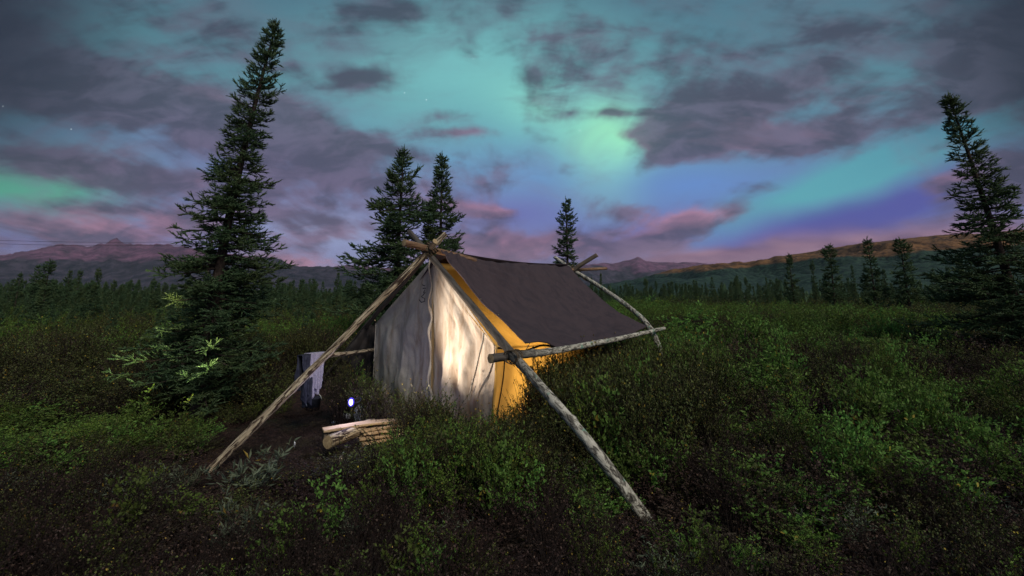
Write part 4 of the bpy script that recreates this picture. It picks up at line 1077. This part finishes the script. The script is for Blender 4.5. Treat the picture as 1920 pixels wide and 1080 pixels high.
# lamp hung inside the tent
il = bpy.data.lights.new('tent_lamp_light', 'POINT'); il.energy = 40; il.color = (1.0, 0.78, 0.48); il.shadow_soft_size = 0.06
IC = (A_ + R_ + Rb_ + Bk) / 4 * np.array([1, 1, 0]) + np.array([-0.25, -0.75, 0.85])
o = bpy.data.objects.new('tent_lamp_light', il); COL.objects.link(o); o.location = IC
tl = empty('hanging_lantern', tuple(IC + [0, 0, 0.08])); tag(tl, 'warm lantern hanging inside the tent behind the yellow canvas', 'lantern')
V, F = lathe([(0, 0.06), (0.05, 0.05), (0.05, 0.03), (0.0, 0.03)]); link('cap', mesh_np('inner_cap', V, F, [M_NAVY], smooth=True), tl)

# small stones and litter on the bare ground
m, n = new_mat('stone'); M_STONE = finish(m, n, n.ramp(n.noise(opos(n), 9, 4), [(.3, (0.10, 0.085, 0.075)), (.7, (0.34, 0.30, 0.27))]), 0.9)
for k_, (px, py, s, lab) in enumerate(((606, 858, .030, 'small pale stone below the round log'), (628, 872, .035, 'flat pale stone beside the half buried stick'), (598, 866, .022, 'little stone left of the flat pale one'),
                                      (650, 846, .030, 'small stone under the front of the boards'), (612, 897, .04, 'larger pale stone at the foot of the bare twigs'), (640, 890, .028, 'small stone right of the larger pale one'),
                                      (575, 905, .03, 'lone stone on the dark ground nearest the camera'))):
    g_ = on_z(px, py, 0.0); bm = bmesh.new(); bmesh.ops.create_icosphere(bm, subdivisions=2, radius=1.0); rg = random.Random(k_)
    for v in bm.verts: v.co *= 0.8 + 0.35 * mnoise.noise(v.co * 1.3 + Vector((k_ * 3, 0, 0))); v.co = Vector((v.co.x * s * 1.3, v.co.y * s, v.co.z * s * .6))
    me = bpy.data.meshes.new('stone'); bm.to_mesh(me); bm.free(); me.materials.append(M_STONE)
    o = link('stone', me, None, (g_.x, g_.y, float(ground_z(g_.x, g_.y)) + s * .3)); tag(o, lab, 'stone', 'pale stones on the bare ground')

# far cabin and the wires
cp = at(1377, 556, 190); cz = float(ground_z(cp.x, cp.y))
cb = empty('cabin', (cp.x, cp.y, 0.0), 0.25); tag(cb, 'tiny pale cabin among the far trees below the hill', 'cabin')
m, n = new_mat('pale_metal_roof'); M_PALE = finish(m, n, (0.80, 0.80, 0.78, 1), 0.5)
def boxm(nm, sx, sy, sz, mat, roof=False):
    bm = bmesh.new(); bmesh.ops.create_cube(bm, size=1.0); bmesh.ops.scale(bm, vec=(sx, sy, sz), verts=bm.verts)
    if roof:
        for v in bm.verts:
            if v.co.z > 0: v.co.y *= 0.12
    me = bpy.data.meshes.new(nm); bm.to_mesh(me); bm.free(); me.materials.append(mat); return me
link('wall', boxm('cabin_wall', 1.0, 1.4, 1.5, M_PALE), cb, (0, 0, -0.9)); link('roof', boxm('cabin_roof', 1.35, 1.9, 0.55, M_PALE, True), cb, (0, 0, 0.42))
link('eave_board', boxm('cabin_eave', 1.1, 1.5, 0.28, M_NAVY), cb, (0, 0, 0.0))
link('base', boxm('cabin_base', 1.04, 1.44, 3.0, M_NAVY), cb, (0, 0, -3.15))
m, n = new_mat('wire'); M_WIRE = finish(m, n, (0.02, 0.02, 0.03, 1), 0.8)
for k_, (ya, yb, lab) in enumerate(((430, 449, 'upper thin power line crossing the sky at far left'), (437, 455, 'lower thin power line crossing the sky at far left'))):
    a = v3(at(-700, ya - 40, 58)); b2 = v3(at(395, yb + 3, 62)); t = np.linspace(0, 1, 40)
    p = a[None] * (1 - t[:, None]) + b2[None] * t[:, None] + dn * (1.6 * 4 * t * (1 - t))[:, None]
    V, F = tubes([p], [np.full(40, 0.018)], 4); tag(link('power_line', mesh_np('power_line', V, F, [M_WIRE])), lab, 'power line', 'power lines at far left')
pb = at(395, 470, 62); pz = float(ground_z(pb.x, pb.y)); up = empty('utility_pole', (pb.x, pb.y, pz)); tag(up, 'distant utility pole hidden behind the tall leaning spruce', 'pole')
V, F = tubes([np.array([[0, 0, -1.0], [0, 0, at(395, 440, 62).z - pz]])], [np.array([.14, .1])], 8); link('mast', mesh_np('mast', V, F, [M_POLE3]), up)
link('crossarm', boxm('crossarm', 1.6, .1, .1, M_POLE3), up, (0, 0, at(395, 449, 62).z - pz))

# ------------------------------------------------------------------ brush: shrub builds
def leaf_mat(nm, lo, hi, alt, tr=0.3, bright=None):
    m, n = new_mat(nm)
    at_ = n.new('ShaderNodeAttribute'); at_.attribute_name = 'tone'
    oi = n.new('ShaderNodeObjectInfo')
    c = n.mix(at_.outputs['Fac'], lo, hi)
    c = n.mix(n.smooth(n.noise(wpos(n), 1.2, 4, 0.6), 0.48, 0.62, 0, 0.55), c, alt)
    c = n.mix(n.math('MULTIPLY', n.math('GREATER_THAN', at_.outputs['Fac'], 0.985), 0.9), c, (0.30, 0.20, 0.03, 1))
    hs = n.new('ShaderNodeHueSaturation'); n.put(hs.inputs['Color'], c)
    n.put(hs.inputs['Value'], n.math('MULTIPLY_ADD', oi.outputs['Random'], 1.05, 0.55)); n.put(hs.inputs['Hue'], n.math('MULTIPLY_ADD', oi.outputs['Random'], 0.05, 0.475))
    return finish(m, n, hs.outputs[0], 0.6, trans=tr, tcol=hs.outputs[0], spec=0.3)
M_WILLOW = leaf_mat('willow_leaf', (0.085, 0.150, 0.022, 1), (0.190, 0.290, 0.050, 1), (0.150, 0.190, 0.030, 1))
M_LUSH = leaf_mat('lush_willow_leaf', (0.080, 0.150, 0.030, 1), (0.165, 0.285, 0.058, 1), (0.140, 0.200, 0.042, 1), 0.35)
M_BIRCH = leaf_mat('dwarf_birch_leaf', (0.035, 0.050, 0.016, 1), (0.120, 0.135, 0.036, 1), (0.060, 0.048, 0.026, 1), 0.2)
M_DULL = leaf_mat('dull_heath_leaf', (0.028, 0.014, 0.014, 1), (0.085, 0.050, 0.042, 1), (0.030, 0.034, 0.016, 1), 0.1)
M_SAGE = leaf_mat('sage_leaf', (0.070, 0.095, 0.070, 1), (0.18, 0.22, 0.15, 1), (0.10, 0.12, 0.06, 1), 0.25)
m, n = new_mat('twig'); M_TWIG = finish(m, n, (0.020, 0.013, 0.012, 1), 0.9)

def shrub(h, w, nst, nleaf, lsize, seed, aspect=0.5, top=0.35, sub=3, stemr=0.006, upright=0.6):
    rng = np.random.default_rng(seed); paths, rad = [], []; LP, LD = [], []
    for i in range(nst):
        az = rng.random() * 6.283; lean = w * rng.random() ** 0.6; hh = h * (0.6 + 0.45 * rng.random()) * (1 - 0.25 * lean / max(w, 1e-3))
        s = np.linspace(0, 1, 6)
        x = np.cos(az) * lean * s ** upright + 0.03 * rng.normal() + 0.05 * h * np.sin(s * 5 + i) * s
        y = np.sin(az) * lean * s ** upright + 0.03 * rng.normal() + 0.05 * h * np.cos(s * 4 + i) * s
        p = np.stack([x, y, hh * s], -1); paths.append(p); rad.append(stemr * (1 - 0.8 * s))
        segs = [p]
        for k in range(sub):
            f = 0.3 + 0.6 * rng.random(); c = np.array([np.interp(f, s, p[:, q]) for q in range(3)])
            a2 = az + rng.normal() * 1.4; l = h * (0.18 + 0.2 * rng.random())
            e = c + np.array([math.cos(a2) * l * .7, math.sin(a2) * l * .7, l * (0.5 + .4 * rng.random())])
            q_ = np.stack([c, (c + e) / 2 + rng.normal(size=3) * .02 * h, e]); paths.append(q_); rad.append(np.array([.5, .4, .2]) * stemr); segs.append(q_)
        per = max(1, int(nleaf / nst / len(segs)))
        for sg in segs:
            L = len(sg) - 1; f0 = top if len(sg) > 3 else 0.15
            f = (f0 + (1 - f0) * rng.random(per) ** 0.8) * L
            c = np.stack([np.interp(f, np.arange(L + 1), sg[:, q]) for q in range(3)], -1)
            LP.append(c); d = rng.normal(size=(per, 3)); d[:, 2] = np.abs(d[:, 2]) * 0.7 + 0.15; LD.append(norm(d))
    bv, bf = tubes(paths, rad, 3)
    P = np.concatenate(LP); D = np.concatenate(LD); u, w_ = frame(D); ph = rng.random(len(P)) * 6.283
    sd = u * np.cos(ph)[:, None] + w_ * np.sin(ph)[:, None]; nn = np.cross(D, sd)
    l = (lsize * (0.6 + 0.7 * rng.random(len(P))))[:, None]
    b0 = P + D * l * .1; m1 = P + D * l * 0.55 + sd * l * aspect * .5 + nn * l * .10; m2 = P + D * l * 0.55 - sd * l * aspect * .5 + nn * l * .10; e = P + D * l * 1.1
    V = np.stack([b0, m1, e, m2], 1).reshape(-1, 3); k = np.arange(len(P))[:, None] * 4
    F = np.concatenate([k + np.array([[0, 1, 2]]), k + np.array([[0, 2, 3]])])
    tone = np.repeat(rng.random(len(P)), 4)
    return (bv, bf), (V, F, tone)
def shrub_meshes(nm, mat, **kw):
    (bv, bf), (V, F, tone) = shrub(**kw)
    return mesh_np(nm + '_branches', bv, bf, [M_TWIG]), mesh_np(nm + '_foliage', V, F, [mat], attr=tone)
def shrub_joined(nm, mat, **kw):
    (bv, bf), (V, F, tone) = shrub(**kw)
    return mesh_np(nm, np.concatenate([V, bv]), np.concatenate([F, bf + len(V)]), [mat, M_TWIG], np.concatenate([np.zeros(len(F)), np.ones(len(bf))]), np.concatenate([tone, tone[:1].repeat(len(bv))]))

SRCC = bpy.data.collections.new('shrub_sources')      # shapes for the instancer; not linked to the scene
def src(me):
    o = bpy.data.objects.new(me.name, me); SRCC.objects.link(o); return o
kinds = {
 0: src(shrub_joined('s00_willow', M_LUSH, h=1.0, w=0.32, nst=14, nleaf=1050, lsize=0.042, seed=1, aspect=0.42, top=0.15)),
 1: src(shrub_joined('s01_willow', M_WILLOW, h=1.0, w=0.22, nst=9, nleaf=1000, lsize=0.030, seed=2, aspect=0.45, top=0.2)),
 2: src(shrub_joined('s02_birch', M_BIRCH, h=1.0, w=0.34, nst=16, nleaf=950, lsize=0.026, seed=3, aspect=0.8, top=0.2)),
 3: src(shrub_joined('s03_birch', M_BIRCH, h=1.0, w=0.28, nst=12, nleaf=800, lsize=0.024, seed=4, aspect=0.8, top=0.3)),
 4: src(shrub_joined('s04_heath', M_DULL, h=1.0, w=0.8, nst=26, nleaf=1500, lsize=0.040, seed=5, aspect=0.6, top=0.15, stemr=0.012)),
 5: src(shrub_joined('s05_bare', M_DULL, h=1.0, w=0.36, nst=16, nleaf=300, lsize=0.022, seed=6, aspect=0.7, top=0.4, sub=4)),
 7: src(shrub_joined('s07_broadleaf', M_LUSH, h=1.0, w=0.30, nst=12, nleaf=520, lsize=0.055, seed=9, aspect=0.55, top=0.2)),
 6: src(shrub_joined('s06_sage', M_SAGE, h=1.0, w=0.55, nst=18, nleaf=420, lsize=0.085, seed=7, aspect=0.22, top=0.25, sub=2)),
}
# what must stay in view: (px0, px1, row below which nearer plants must keep, distance up to which this holds)
KEEP = [(170, 400, 806, 6.0), (395, 470, 880, 5.2), (345, 400, 897, 4.5), (430, 560, 868, 5.0), (540, 640, 836, 7.0), (640, 760, 812, 6.4), (560, 620, 775, 9.0), (600, 700, 772, 9.0), (690, 960, 752, 6.6), (900, 1010, 735, 5.0)]
def keep_ok(x, y, h, w):
    z = float(ground_z(x, y)); px, top_ = to_px((x, y, z + h)); pw = FPX * w / y
    for a, b, row, dmax in KEEP:
        if px + pw * .8 > a and px - pw * .8 < b and y < dmax and top_ < row: return False
    if y < 4.6:                                    # do not bury the right front pole
        for f in (-0.7, 0, 0.7):
            q = px + pw * f
            if 985 < q < 1262:
                line = 718 + (q - 985) * 1.06
                yd = 4.3 - (q - 985) / 275 * 1.1
                if y < yd - 0.02 and top_ < line + 2 + 10 * (fbm(q * .05, 1.0, 5) > .58): return False
    ax_, ay_ = P2[0][0], P2[0][1]; bx_, by_ = P2[2][0], P2[2][1]
    t_ = ((x - ax_) * (bx_ - ax_) + (y - ay_) * (by_ - ay_)) / ((bx_ - ax_) ** 2 + (by_ - ay_) ** 2)
    if -0.1 < t_ < 1.05:
        d_ = math.hypot(x - ax_ - (bx_ - ax_) * t_, y - ay_ - (by_ - ay_) * t_)
        if d_ < w + 0.10 and h > 1.16 * max(t_, 0) - 0.02: return False
    pt = np.array([x, y])
    def side(a, b): return (b[0] - a[0]) * (pt[1] - a[1]) - (b[1] - a[1]) * (pt[0] - a[0])
    if side(L0, R0) > -0.12 and side(R0, RbG) > -0.12 and side(RbG, LbG) > -0.1 and side(LbG, L0) > -0.1: return False
    return True
rng = np.random.default_rng(99)
PT, KD, SC_, RZ, TLT = [], [], [], [], []
def add(x, y, kd, h, wd):
    PT.append((x, y, float(ground_z(x, y)) - 0.02)); KD.append(kd); SC_.append((wd, wd, h)); RZ.append(rng.random() * 6.283); TLT.append(rng.normal() * .1)
def try_add(x, y, kd, h, wd, shrink=True):
    for _ in range(5 if shrink else 1):
        if keep_ok(x, y, h, wd * .42): add(x, y, kd, h, wd); return True
        h *= 0.72; wd *= 0.85
        if h < 0.12: break
    return False
def zone(n_, y0, y1, xr, fn, pw=1.0):
    k = 0
    for _ in range(n_):
        y = y0 + (y1 - y0) * rng.random() ** pw; x = y * (xr[0] + (xr[1] - xr[0]) * rng.random())
        r = fn(x, y)
        if r: try_add(x, y, *r)
def clearing(x, y):
    """bare ground left of the tent and round the seat"""
    px, py = to_px((x, y, float(ground_z(x, y))))
    return (390 < px < 640 and 780 < py < 900) or (520 < px < 700 and 765 < py < 850)
# nearest dark heath
def f_near(x, y):
    if clearing(x, y) and rng.random() < 0.93: return None
    r = rng.random(); pch = fbm(x * 0.9, y * 0.9, 61)
    if r < 0.46: return (4, 0.14 + 0.16 * rng.random(), 0.42 + .2 * rng.random())
    if r < 0.72: return (5, 0.40 + 0.32 * rng.random(), 0.6)
    if pch > 0.5 and r < 0.93: return ((3, 7, 1)[int(rng.integers(0, 3))], 0.30 + 0.30 * rng.random(), 0.45)
    return (6, 0.26 + 0.15 * rng.random(), 0.45) if r > 0.965 else (2, 0.3 + .2 * rng.random(), .5)
zone(900, 1.9, 4.4, (-1.5, 1.5), f_near, 0.9)
# right-hand brush
CL = []
def clumps(n_, y0, y1, xr, seed, dmin, hs=1.0, big=1.0):
    k = 0
    for _ in range(n_):
        y = y0 + (y1 - y0) * rng.random() ** 0.9; x = y * (xr[0] + (xr[1] - xr[0]) * rng.random())
        if any((x - a) ** 2 + (y - b) ** 2 < dmin ** 2 for a, b in CL[-400:]): continue
        CL.append((x, y))
        q = fbm(x * 0.35, y * 0.35, seed, 3) + rng.normal() * 0.06; hb = (0.45 + 0.62 * rng.random() + 0.5 * (fbm(x * .25, y * .25, seed + 3, 2) - .4)) * hs
        if y < 4.6: hb *= 0.65 + 0.35 * sst(y, 3.3, 4.6)
        if q > 0.55: kd = (0, 7, 0, 7)
        elif q > 0.47: kd = (1, 3, 2, 7)
        elif q > 0.40: kd = (2, 3, 5, 2)
        else: kd = (5, 4, 5, 3)
        for _ in range(int(3 + 3 * rng.random() * big)):
            r_ = (0.10 + 0.22 * rng.random()) * big; a_ = rng.random() * 6.283
            try_add(x + r_ * math.cos(a_), y + r_ * math.sin(a_), kd[int(rng.integers(0, 4))], hb * (0.72 + 0.45 * rng.random()), (0.50 + 0.22 * rng.random()) * big)
clumps(520, 3.5, 9.0, (0.05, 1.45), 62, 0.46)
clumps(520, 8.5, 17.5, (0.1, 1.4), 62, 0.60, 1.05, 1.5)
zone(500, 3.6, 9.0, (0.0, 1.45), lambda x, y: (4 if rng.random() < .4 else (2 if rng.random() < .5 else 5), 0.30 + .25 * rng.random(), .6))
zone(350, 9, 17, (0.1, 1.4), lambda x, y: (2 if rng.random() < .6 else 3, 0.55 + .25 * rng.random(), 1.1))
def f_far(x, y):
    pch = fbm(x * 0.15, y * 0.15, 64, 3); r = rng.random(); s = 1.25 + (y - 17) * 0.02
    return ((0 if r < .5 else 1) if pch > 0.47 else (2 if r < .6 else 3), (0.95 + .35 * rng.random()), s)
zone(1500, 17, 34, (0.0, 1.4), f_far, 1.0)
zone(900, 30, 60, (-1.4, 1.4), lambda x, y: ((f_far(x, y)[0]), 1.2 + .6 * rng.random(), 2.6), 1.0)
# left-hand brush
def f_left(x, y):
    if clearing(x, y): return None
    pch = fbm(x * 0.4, y * 0.4, 63, 3); r = rng.random(); h = 0.55 + 0.45 * rng.random() * sst(y, 4, 8) + 0.25 * sst(y, 5, 10)
    if y < 7.5: h *= 0.75
    if pch > 0.56: return (0 if r < .4 else 1, h, .85)
    return (2 if r < .4 else (3 if r < .85 else 5), h, .9)
zone(800, 4.2, 10.5, (-1.45, -0.2), f_left, 1.0)
zone(900, 10, 24, (-1.4, 0.1), f_left, 1.0)
zone(700, 22, 38, (-1.4, 0.1), lambda x, y: (f_far(x, y)[0], 1.0 + .4 * rng.random(), 1.5), 1.0)
# the growth in front of the tent wall and under the rail
def f_front(x, y):
    r = rng.random(); return (3 if r < .4 else (1 if r < .65 else (2 if r < .85 else 5)), 0.72 + .25 * rng.random(), 0.62)
zone(190, 3.7, 5.2, (-0.28, 0.10), f_front)
zone(150, 4.2, 7.4, (0.02, 0.40), lambda x, y: (2 if rng.random() < .6 else 3, 0.95 + .22 * rng.random(), .7))
for _ in range(75):            # close against the yellow side wall
    u = rng.random() ** 0.8; o2 = 0.22 + 0.45 * rng.random(); q = R0 * (1 - u) + RbG * u + np.array([.8, -.55, 0]) * o2
    if u > 0.12: add(float(q[0]), float(q[1]), 2 if rng.random() < .5 else 3, (0.80 if u < .22 else 1.0) + .17 * rng.random(), .62)
for _ in range(45):            # along the rear half of the rail and over its end
    u = 0.45 + 0.75 * rng.random(); q = RA * (1 - u) + RE * u + np.array([.8, -.6, 0]) * (0.15 + .5 * rng.random())
    add(float(q[0]), float(q[1]), int(rng.integers(0, 4)), 0.98 + .14 * rng.random(), .65)
for _ in range(60):            # tall brush round the foot of the rear right pole
    x = 1.65 + 1.1 * rng.random(); y = 5.8 + 0.95 * rng.random(); add(x, y, int(rng.integers(0, 4)), 1.02 + .16 * rng.random(), .65)
for _ in range(26):            # at the foot of the door flaps
    u = rng.random(); q = L0 * (1 - u) + R0 * u + n_front * (0.28 + .35 * rng.random())
    add(float(q[0]), float(q[1]), 3 if rng.random() < .6 else 1, (0.62 if u < .45 else 0.50) + .16 * rng.random(), .5)
for _ in range(34):            # taller twigs crossing the bottom of the door flaps
    u = rng.random(); q = L0 * (1 - u) + R0 * u + n_front * (0.30 + .45 * rng.random())
    add(float(q[0]), float(q[1]), (5, 3, 2)[int(rng.integers(0, 3))], (0.78 if u < .45 else 0.62) + .18 * rng.random(), .5)
for _ in range(60):            # leafy growth between the boards and the mottled pole
    y = 3.5 + 0.9 * rng.random(); x = (-0.30 + .36 * rng.random()) * y; px_, _q = to_px((x, y, 0.3)); hh_ = at(px_, 770 + 70 * rng.random(), y).z - float(ground_z(x, y))
    if px_ < 985 and px_ > 740: add(x, y, (7, 1, 0, 3)[int(rng.integers(0, 4))], hh_, .5)
for _ in range(46):            # growth closing in on the trodden patch
    px_ = 400 + 190 * rng.random(); row_ = 762 + 40 * rng.random(); g_ = on_z(px_, row_, 0.0); pole_row = 890 - (px_ - 364) * 0.955
    hh_ = 0.22 + .22 * rng.random()
    if row_ < pole_row + 60 or px_ < 470: add(g_.x, g_.y, (1, 2, 3, 0)[int(rng.integers(0, 4))], hh_, .4)
for _ in range(70):            # lit growth at the foot of the leaning spruce
    px_ = 150 + 250 * rng.random(); Y_ = 4.9 + 1.1 * rng.random(); p_ = at(px_, 700, Y_); hh_ = at(px_, 765 + 40 * rng.random(), Y_).z - float(ground_z(p_.x, p_.y))
    if hh_ > 0.1: add(p_.x, p_.y, (0, 1, 3, 7)[int(rng.integers(0, 4))], hh_, .5)
for _ in range(420):           # low growth and litter over the trodden ground
    p_ = on_z(370 + 330 * rng.random(), 770 + 150 * rng.random(), 0.0); add(p_.x, p_.y, 4 if rng.random() < .8 else 5, 0.035 + .08 * rng.random() ** 2, .22)

def instancer(name, label, sel, coll=None):
    I = [i for i in range(len(PT)) if sel(i)]
    me = bpy.data.meshes.new(name); me.from_pydata([PT[i] for i in I], [], [])
    for nm, ty, vals in (('kind_id', 'INT', [KD[i] for i in I]),):
        a = me.attributes.new(nm, ty, 'POINT'); a.data.foreach_set('value', np.array(vals, np.int32))
    a = me.attributes.new('scl', 'FLOAT_VECTOR', 'POINT'); a.data.foreach_set('vector', np.array([SC_[i] for i in I], np.float32).ravel())
    a = me.attributes.new('rotv', 'FLOAT_VECTOR', 'POINT'); a.data.foreach_set('vector', np.array([(TLT[i], -TLT[i] * .5, RZ[i]) for i in I], np.float32).ravel())
    o = link(name, me)
    tr = bpy.data.node_groups.new(name + '_nodes', 'GeometryNodeTree')
    tr.interface.new_socket('Geometry', in_out='INPUT', socket_type='NodeSocketGeometry'); tr.interface.new_socket('Geometry', in_out='OUTPUT', socket_type='NodeSocketGeometry')
    N = tr.nodes; Lk = tr.links
    gi = N.new('NodeGroupInput'); go = N.new('NodeGroupOutput')
    ci = N.new('GeometryNodeCollectionInfo'); ci.inputs['Collection'].default_value = coll or SRCC; ci.inputs['Separate Children'].default_value = True; ci.inputs['Reset Children'].default_value = True
    iop = N.new('GeometryNodeInstanceOnPoints'); iop.inputs['Pick Instance'].default_value = True
    def na(nm, ty):
        x = N.new('GeometryNodeInputNamedAttribute'); x.data_type = ty; x.inputs['Name'].default_value = nm; return x.outputs['Attribute']
    Lk.new(gi.outputs[0], iop.inputs['Points']); Lk.new(ci.outputs[0], iop.inputs['Instance'])
    Lk.new(na('kind_id', 'INT'), iop.inputs['Instance Index'])
    er = N.new('FunctionNodeEulerToRotation'); Lk.new(na('rotv', 'FLOAT_VECTOR'), er.inputs[0]); Lk.new(er.outputs[0], iop.inputs['Rotation'])
    Lk.new(na('scl', 'FLOAT_VECTOR'), iop.inputs['Scale']); Lk.new(iop.outputs[0], go.inputs[0])
    md = o.modifiers.new('instances', 'NODES'); md.node_group = tr
    return tag(o, label, kind='stuff')
instancer('heath_brush', 'dark low heath and bare twigs in the foreground', lambda i: PT[i][1] < 4.2)
instancer('meadow_brush', 'dense green willow and dwarf birch brush right of the tent', lambda i: PT[i][1] >= 4.2 and PT[i][0] > 0.3)
M_SM = []
for k_, ms_ in enumerate(small): M_SM.append(ms_[1])
SRC2 = bpy.data.collections.new('spruce_sources')
for k_, me_ in enumerate(M_SM):
    o = bpy.data.objects.new('t%02d' % k_, me_); SRC2.objects.link(o)
instancer('undergrowth', 'dark green brush round the leaning spruce and behind the tent', lambda i: PT[i][1] >= 4.2 and PT[i][0] <= 0.3)

PT, KD, SC_, RZ, TLT = [], [], [], [], []
for (x, y, z, hh, w_) in THICKET:
    PT.append((x, y, z)); KD.append(int(rng.integers(0, 3))); SC_.append((hh / 4.6 * w_ / hh / .2 * .62,) * 2 + (hh / 4.6,)); RZ.append(rng.random() * 6.28); TLT.append(rng.normal() * .04)
instancer('spruce_thicket', 'dense young spruces along the edge of the meadow', lambda i: True, SRC2)

# shrubs that stand out singly
pw_ = shrub_meshes('willow_shrub', M_LUSH, h=1.0, w=0.30, nst=14, nleaf=1200, lsize=0.052, seed=81, aspect=0.42, top=0.15)
pb_ = shrub_meshes('birch_shrub', M_BIRCH, h=1.0, w=0.36, nst=16, nleaf=900, lsize=0.026, seed=82, aspect=0.8, top=0.25)
pt_ = shrub_meshes('twiggy_shrub', M_BIRCH, h=1.0, w=0.36, nst=11, nleaf=160, lsize=0.024, seed=83, aspect=0.8, top=0.5, sub=4, stemr=0.009)
ps_ = shrub_meshes('sage_plant', M_SAGE, h=1.0, w=0.75, nst=16, nleaf=330, lsize=0.20, seed=84, aspect=0.2, top=0.1, sub=2, stemr=0.012)
SH = [  # px, row of base, row of top, distance or None (on ground), build, width, label
    (1180, 900, 775, 4.1, pw_, .55, 'bright green willow bush just right of the mottled front pole'),
    (1255, 905, 770, 4.2, pw_, .5, 'upright bright green willow second to the right of the mottled pole'),
    (1385, 860, 735, 4.9, pw_, .8, 'broad bright green bush in the middle of the right-hand brush'),
    (1545, 930, 800, 4.2, pw_, .6, 'bright green bush right of centre with a yellow leaf beside it'),
    (1610, 950, 835, 4.1, pw_, .6, 'rounded green bush low in the right-hand brush'),
    (1300, 640, 560, 14.0, pw_, 2.2, 'light green bush mound at the far edge of the meadow'),
    (1410, 640, 562, 15.0, pw_, 1.5, 'bright bush top at the meadow edge below the spruce row'),
    (1402, 1030, 990, 3.0, pw_, .35, 'small leafy sprig alone in the dark foreground at right'),
    (1300, 1010, 950, 3.1, pw_, .3, 'yellow-green sprig right of the foot of the mottled pole'),
    (1440, 760, 640, 7.0, pw_, 1.3, 'wide green bush swelling up in the middle of the meadow'),
    (930, 860, 760, 4.3, pw_, .55, 'leafy shrub directly below the tent door, left of the mottled pole'),
    (820, 850, 745, 4.55, pb_, .6, 'dark-leaved shrub crossing the bottom of the left door flap'),
    (770, 860, 752, 4.6, pt_, .7, 'twiggy shrub before the right end of the board seat'),
    (640, 930, 800, 3.9, pt_, .6, 'bare dark twigs rising before the left end of the boards'),
    (700, 940, 770, 3.95, pt_, .7, 'bare dark twigs crossing the middle of the lit boards'),
    (665, 745, 672, 6.6, pw_, .55, 'small leafy bush behind the headlamp at the tent corner'),
    (705, 770, 700, 6.1, pb_, .5, 'dark shrub at the foot of the left tent corner'),
    (325, 850, 740, 5.3, pw_, .6, 'lamp-lit green bush at the foot of the leaning spruce'),
    (250, 840, 720, 5.6, pw_, .6, 'half-lit bush left of the foot of the leaning spruce'),
    (335, 858, 815, 5.0, pw_, .3, 'brightest little lit shrub near the foot of the long pale pole'),
    (468, 910, 838, 4.15, ps_, .42, 'grey-green long-leaved plant right of the long pole foot'),
    (350, 910, 872, 4.1, ps_, .16, 'small pale rosette of long leaves at the foot of the long pole'),
    (440, 985, 930, 3.3, ps_, .3, 'dim grey-green plant low in the left foreground'),
    (980, 800, 690, 4.6, pt_, .5, 'sparse dark shrub silhouetted before the yellow wall'),
    (1040, 760, 640, 4.7, pb_, .6, 'dark birch shrub rising over the near end of the side rail')]
for (px, pb0, ptp, Y, ms_, wd, lab) in SH:
    p = at(px, pb0, Y); z = float(ground_z(p.x, p.y)); tp = at(px, ptp, Y).z
    e = empty('shrub', (p.x, p.y, z), rng.random() * 6.28); hh = max(tp - z, 0.1)
    e.scale = (wd, wd, hh)
    link('branches', ms_[0], e); link('foliage', ms_[1], e); tag(e, lab, 'shrub', 'shrubs that stand out singly')
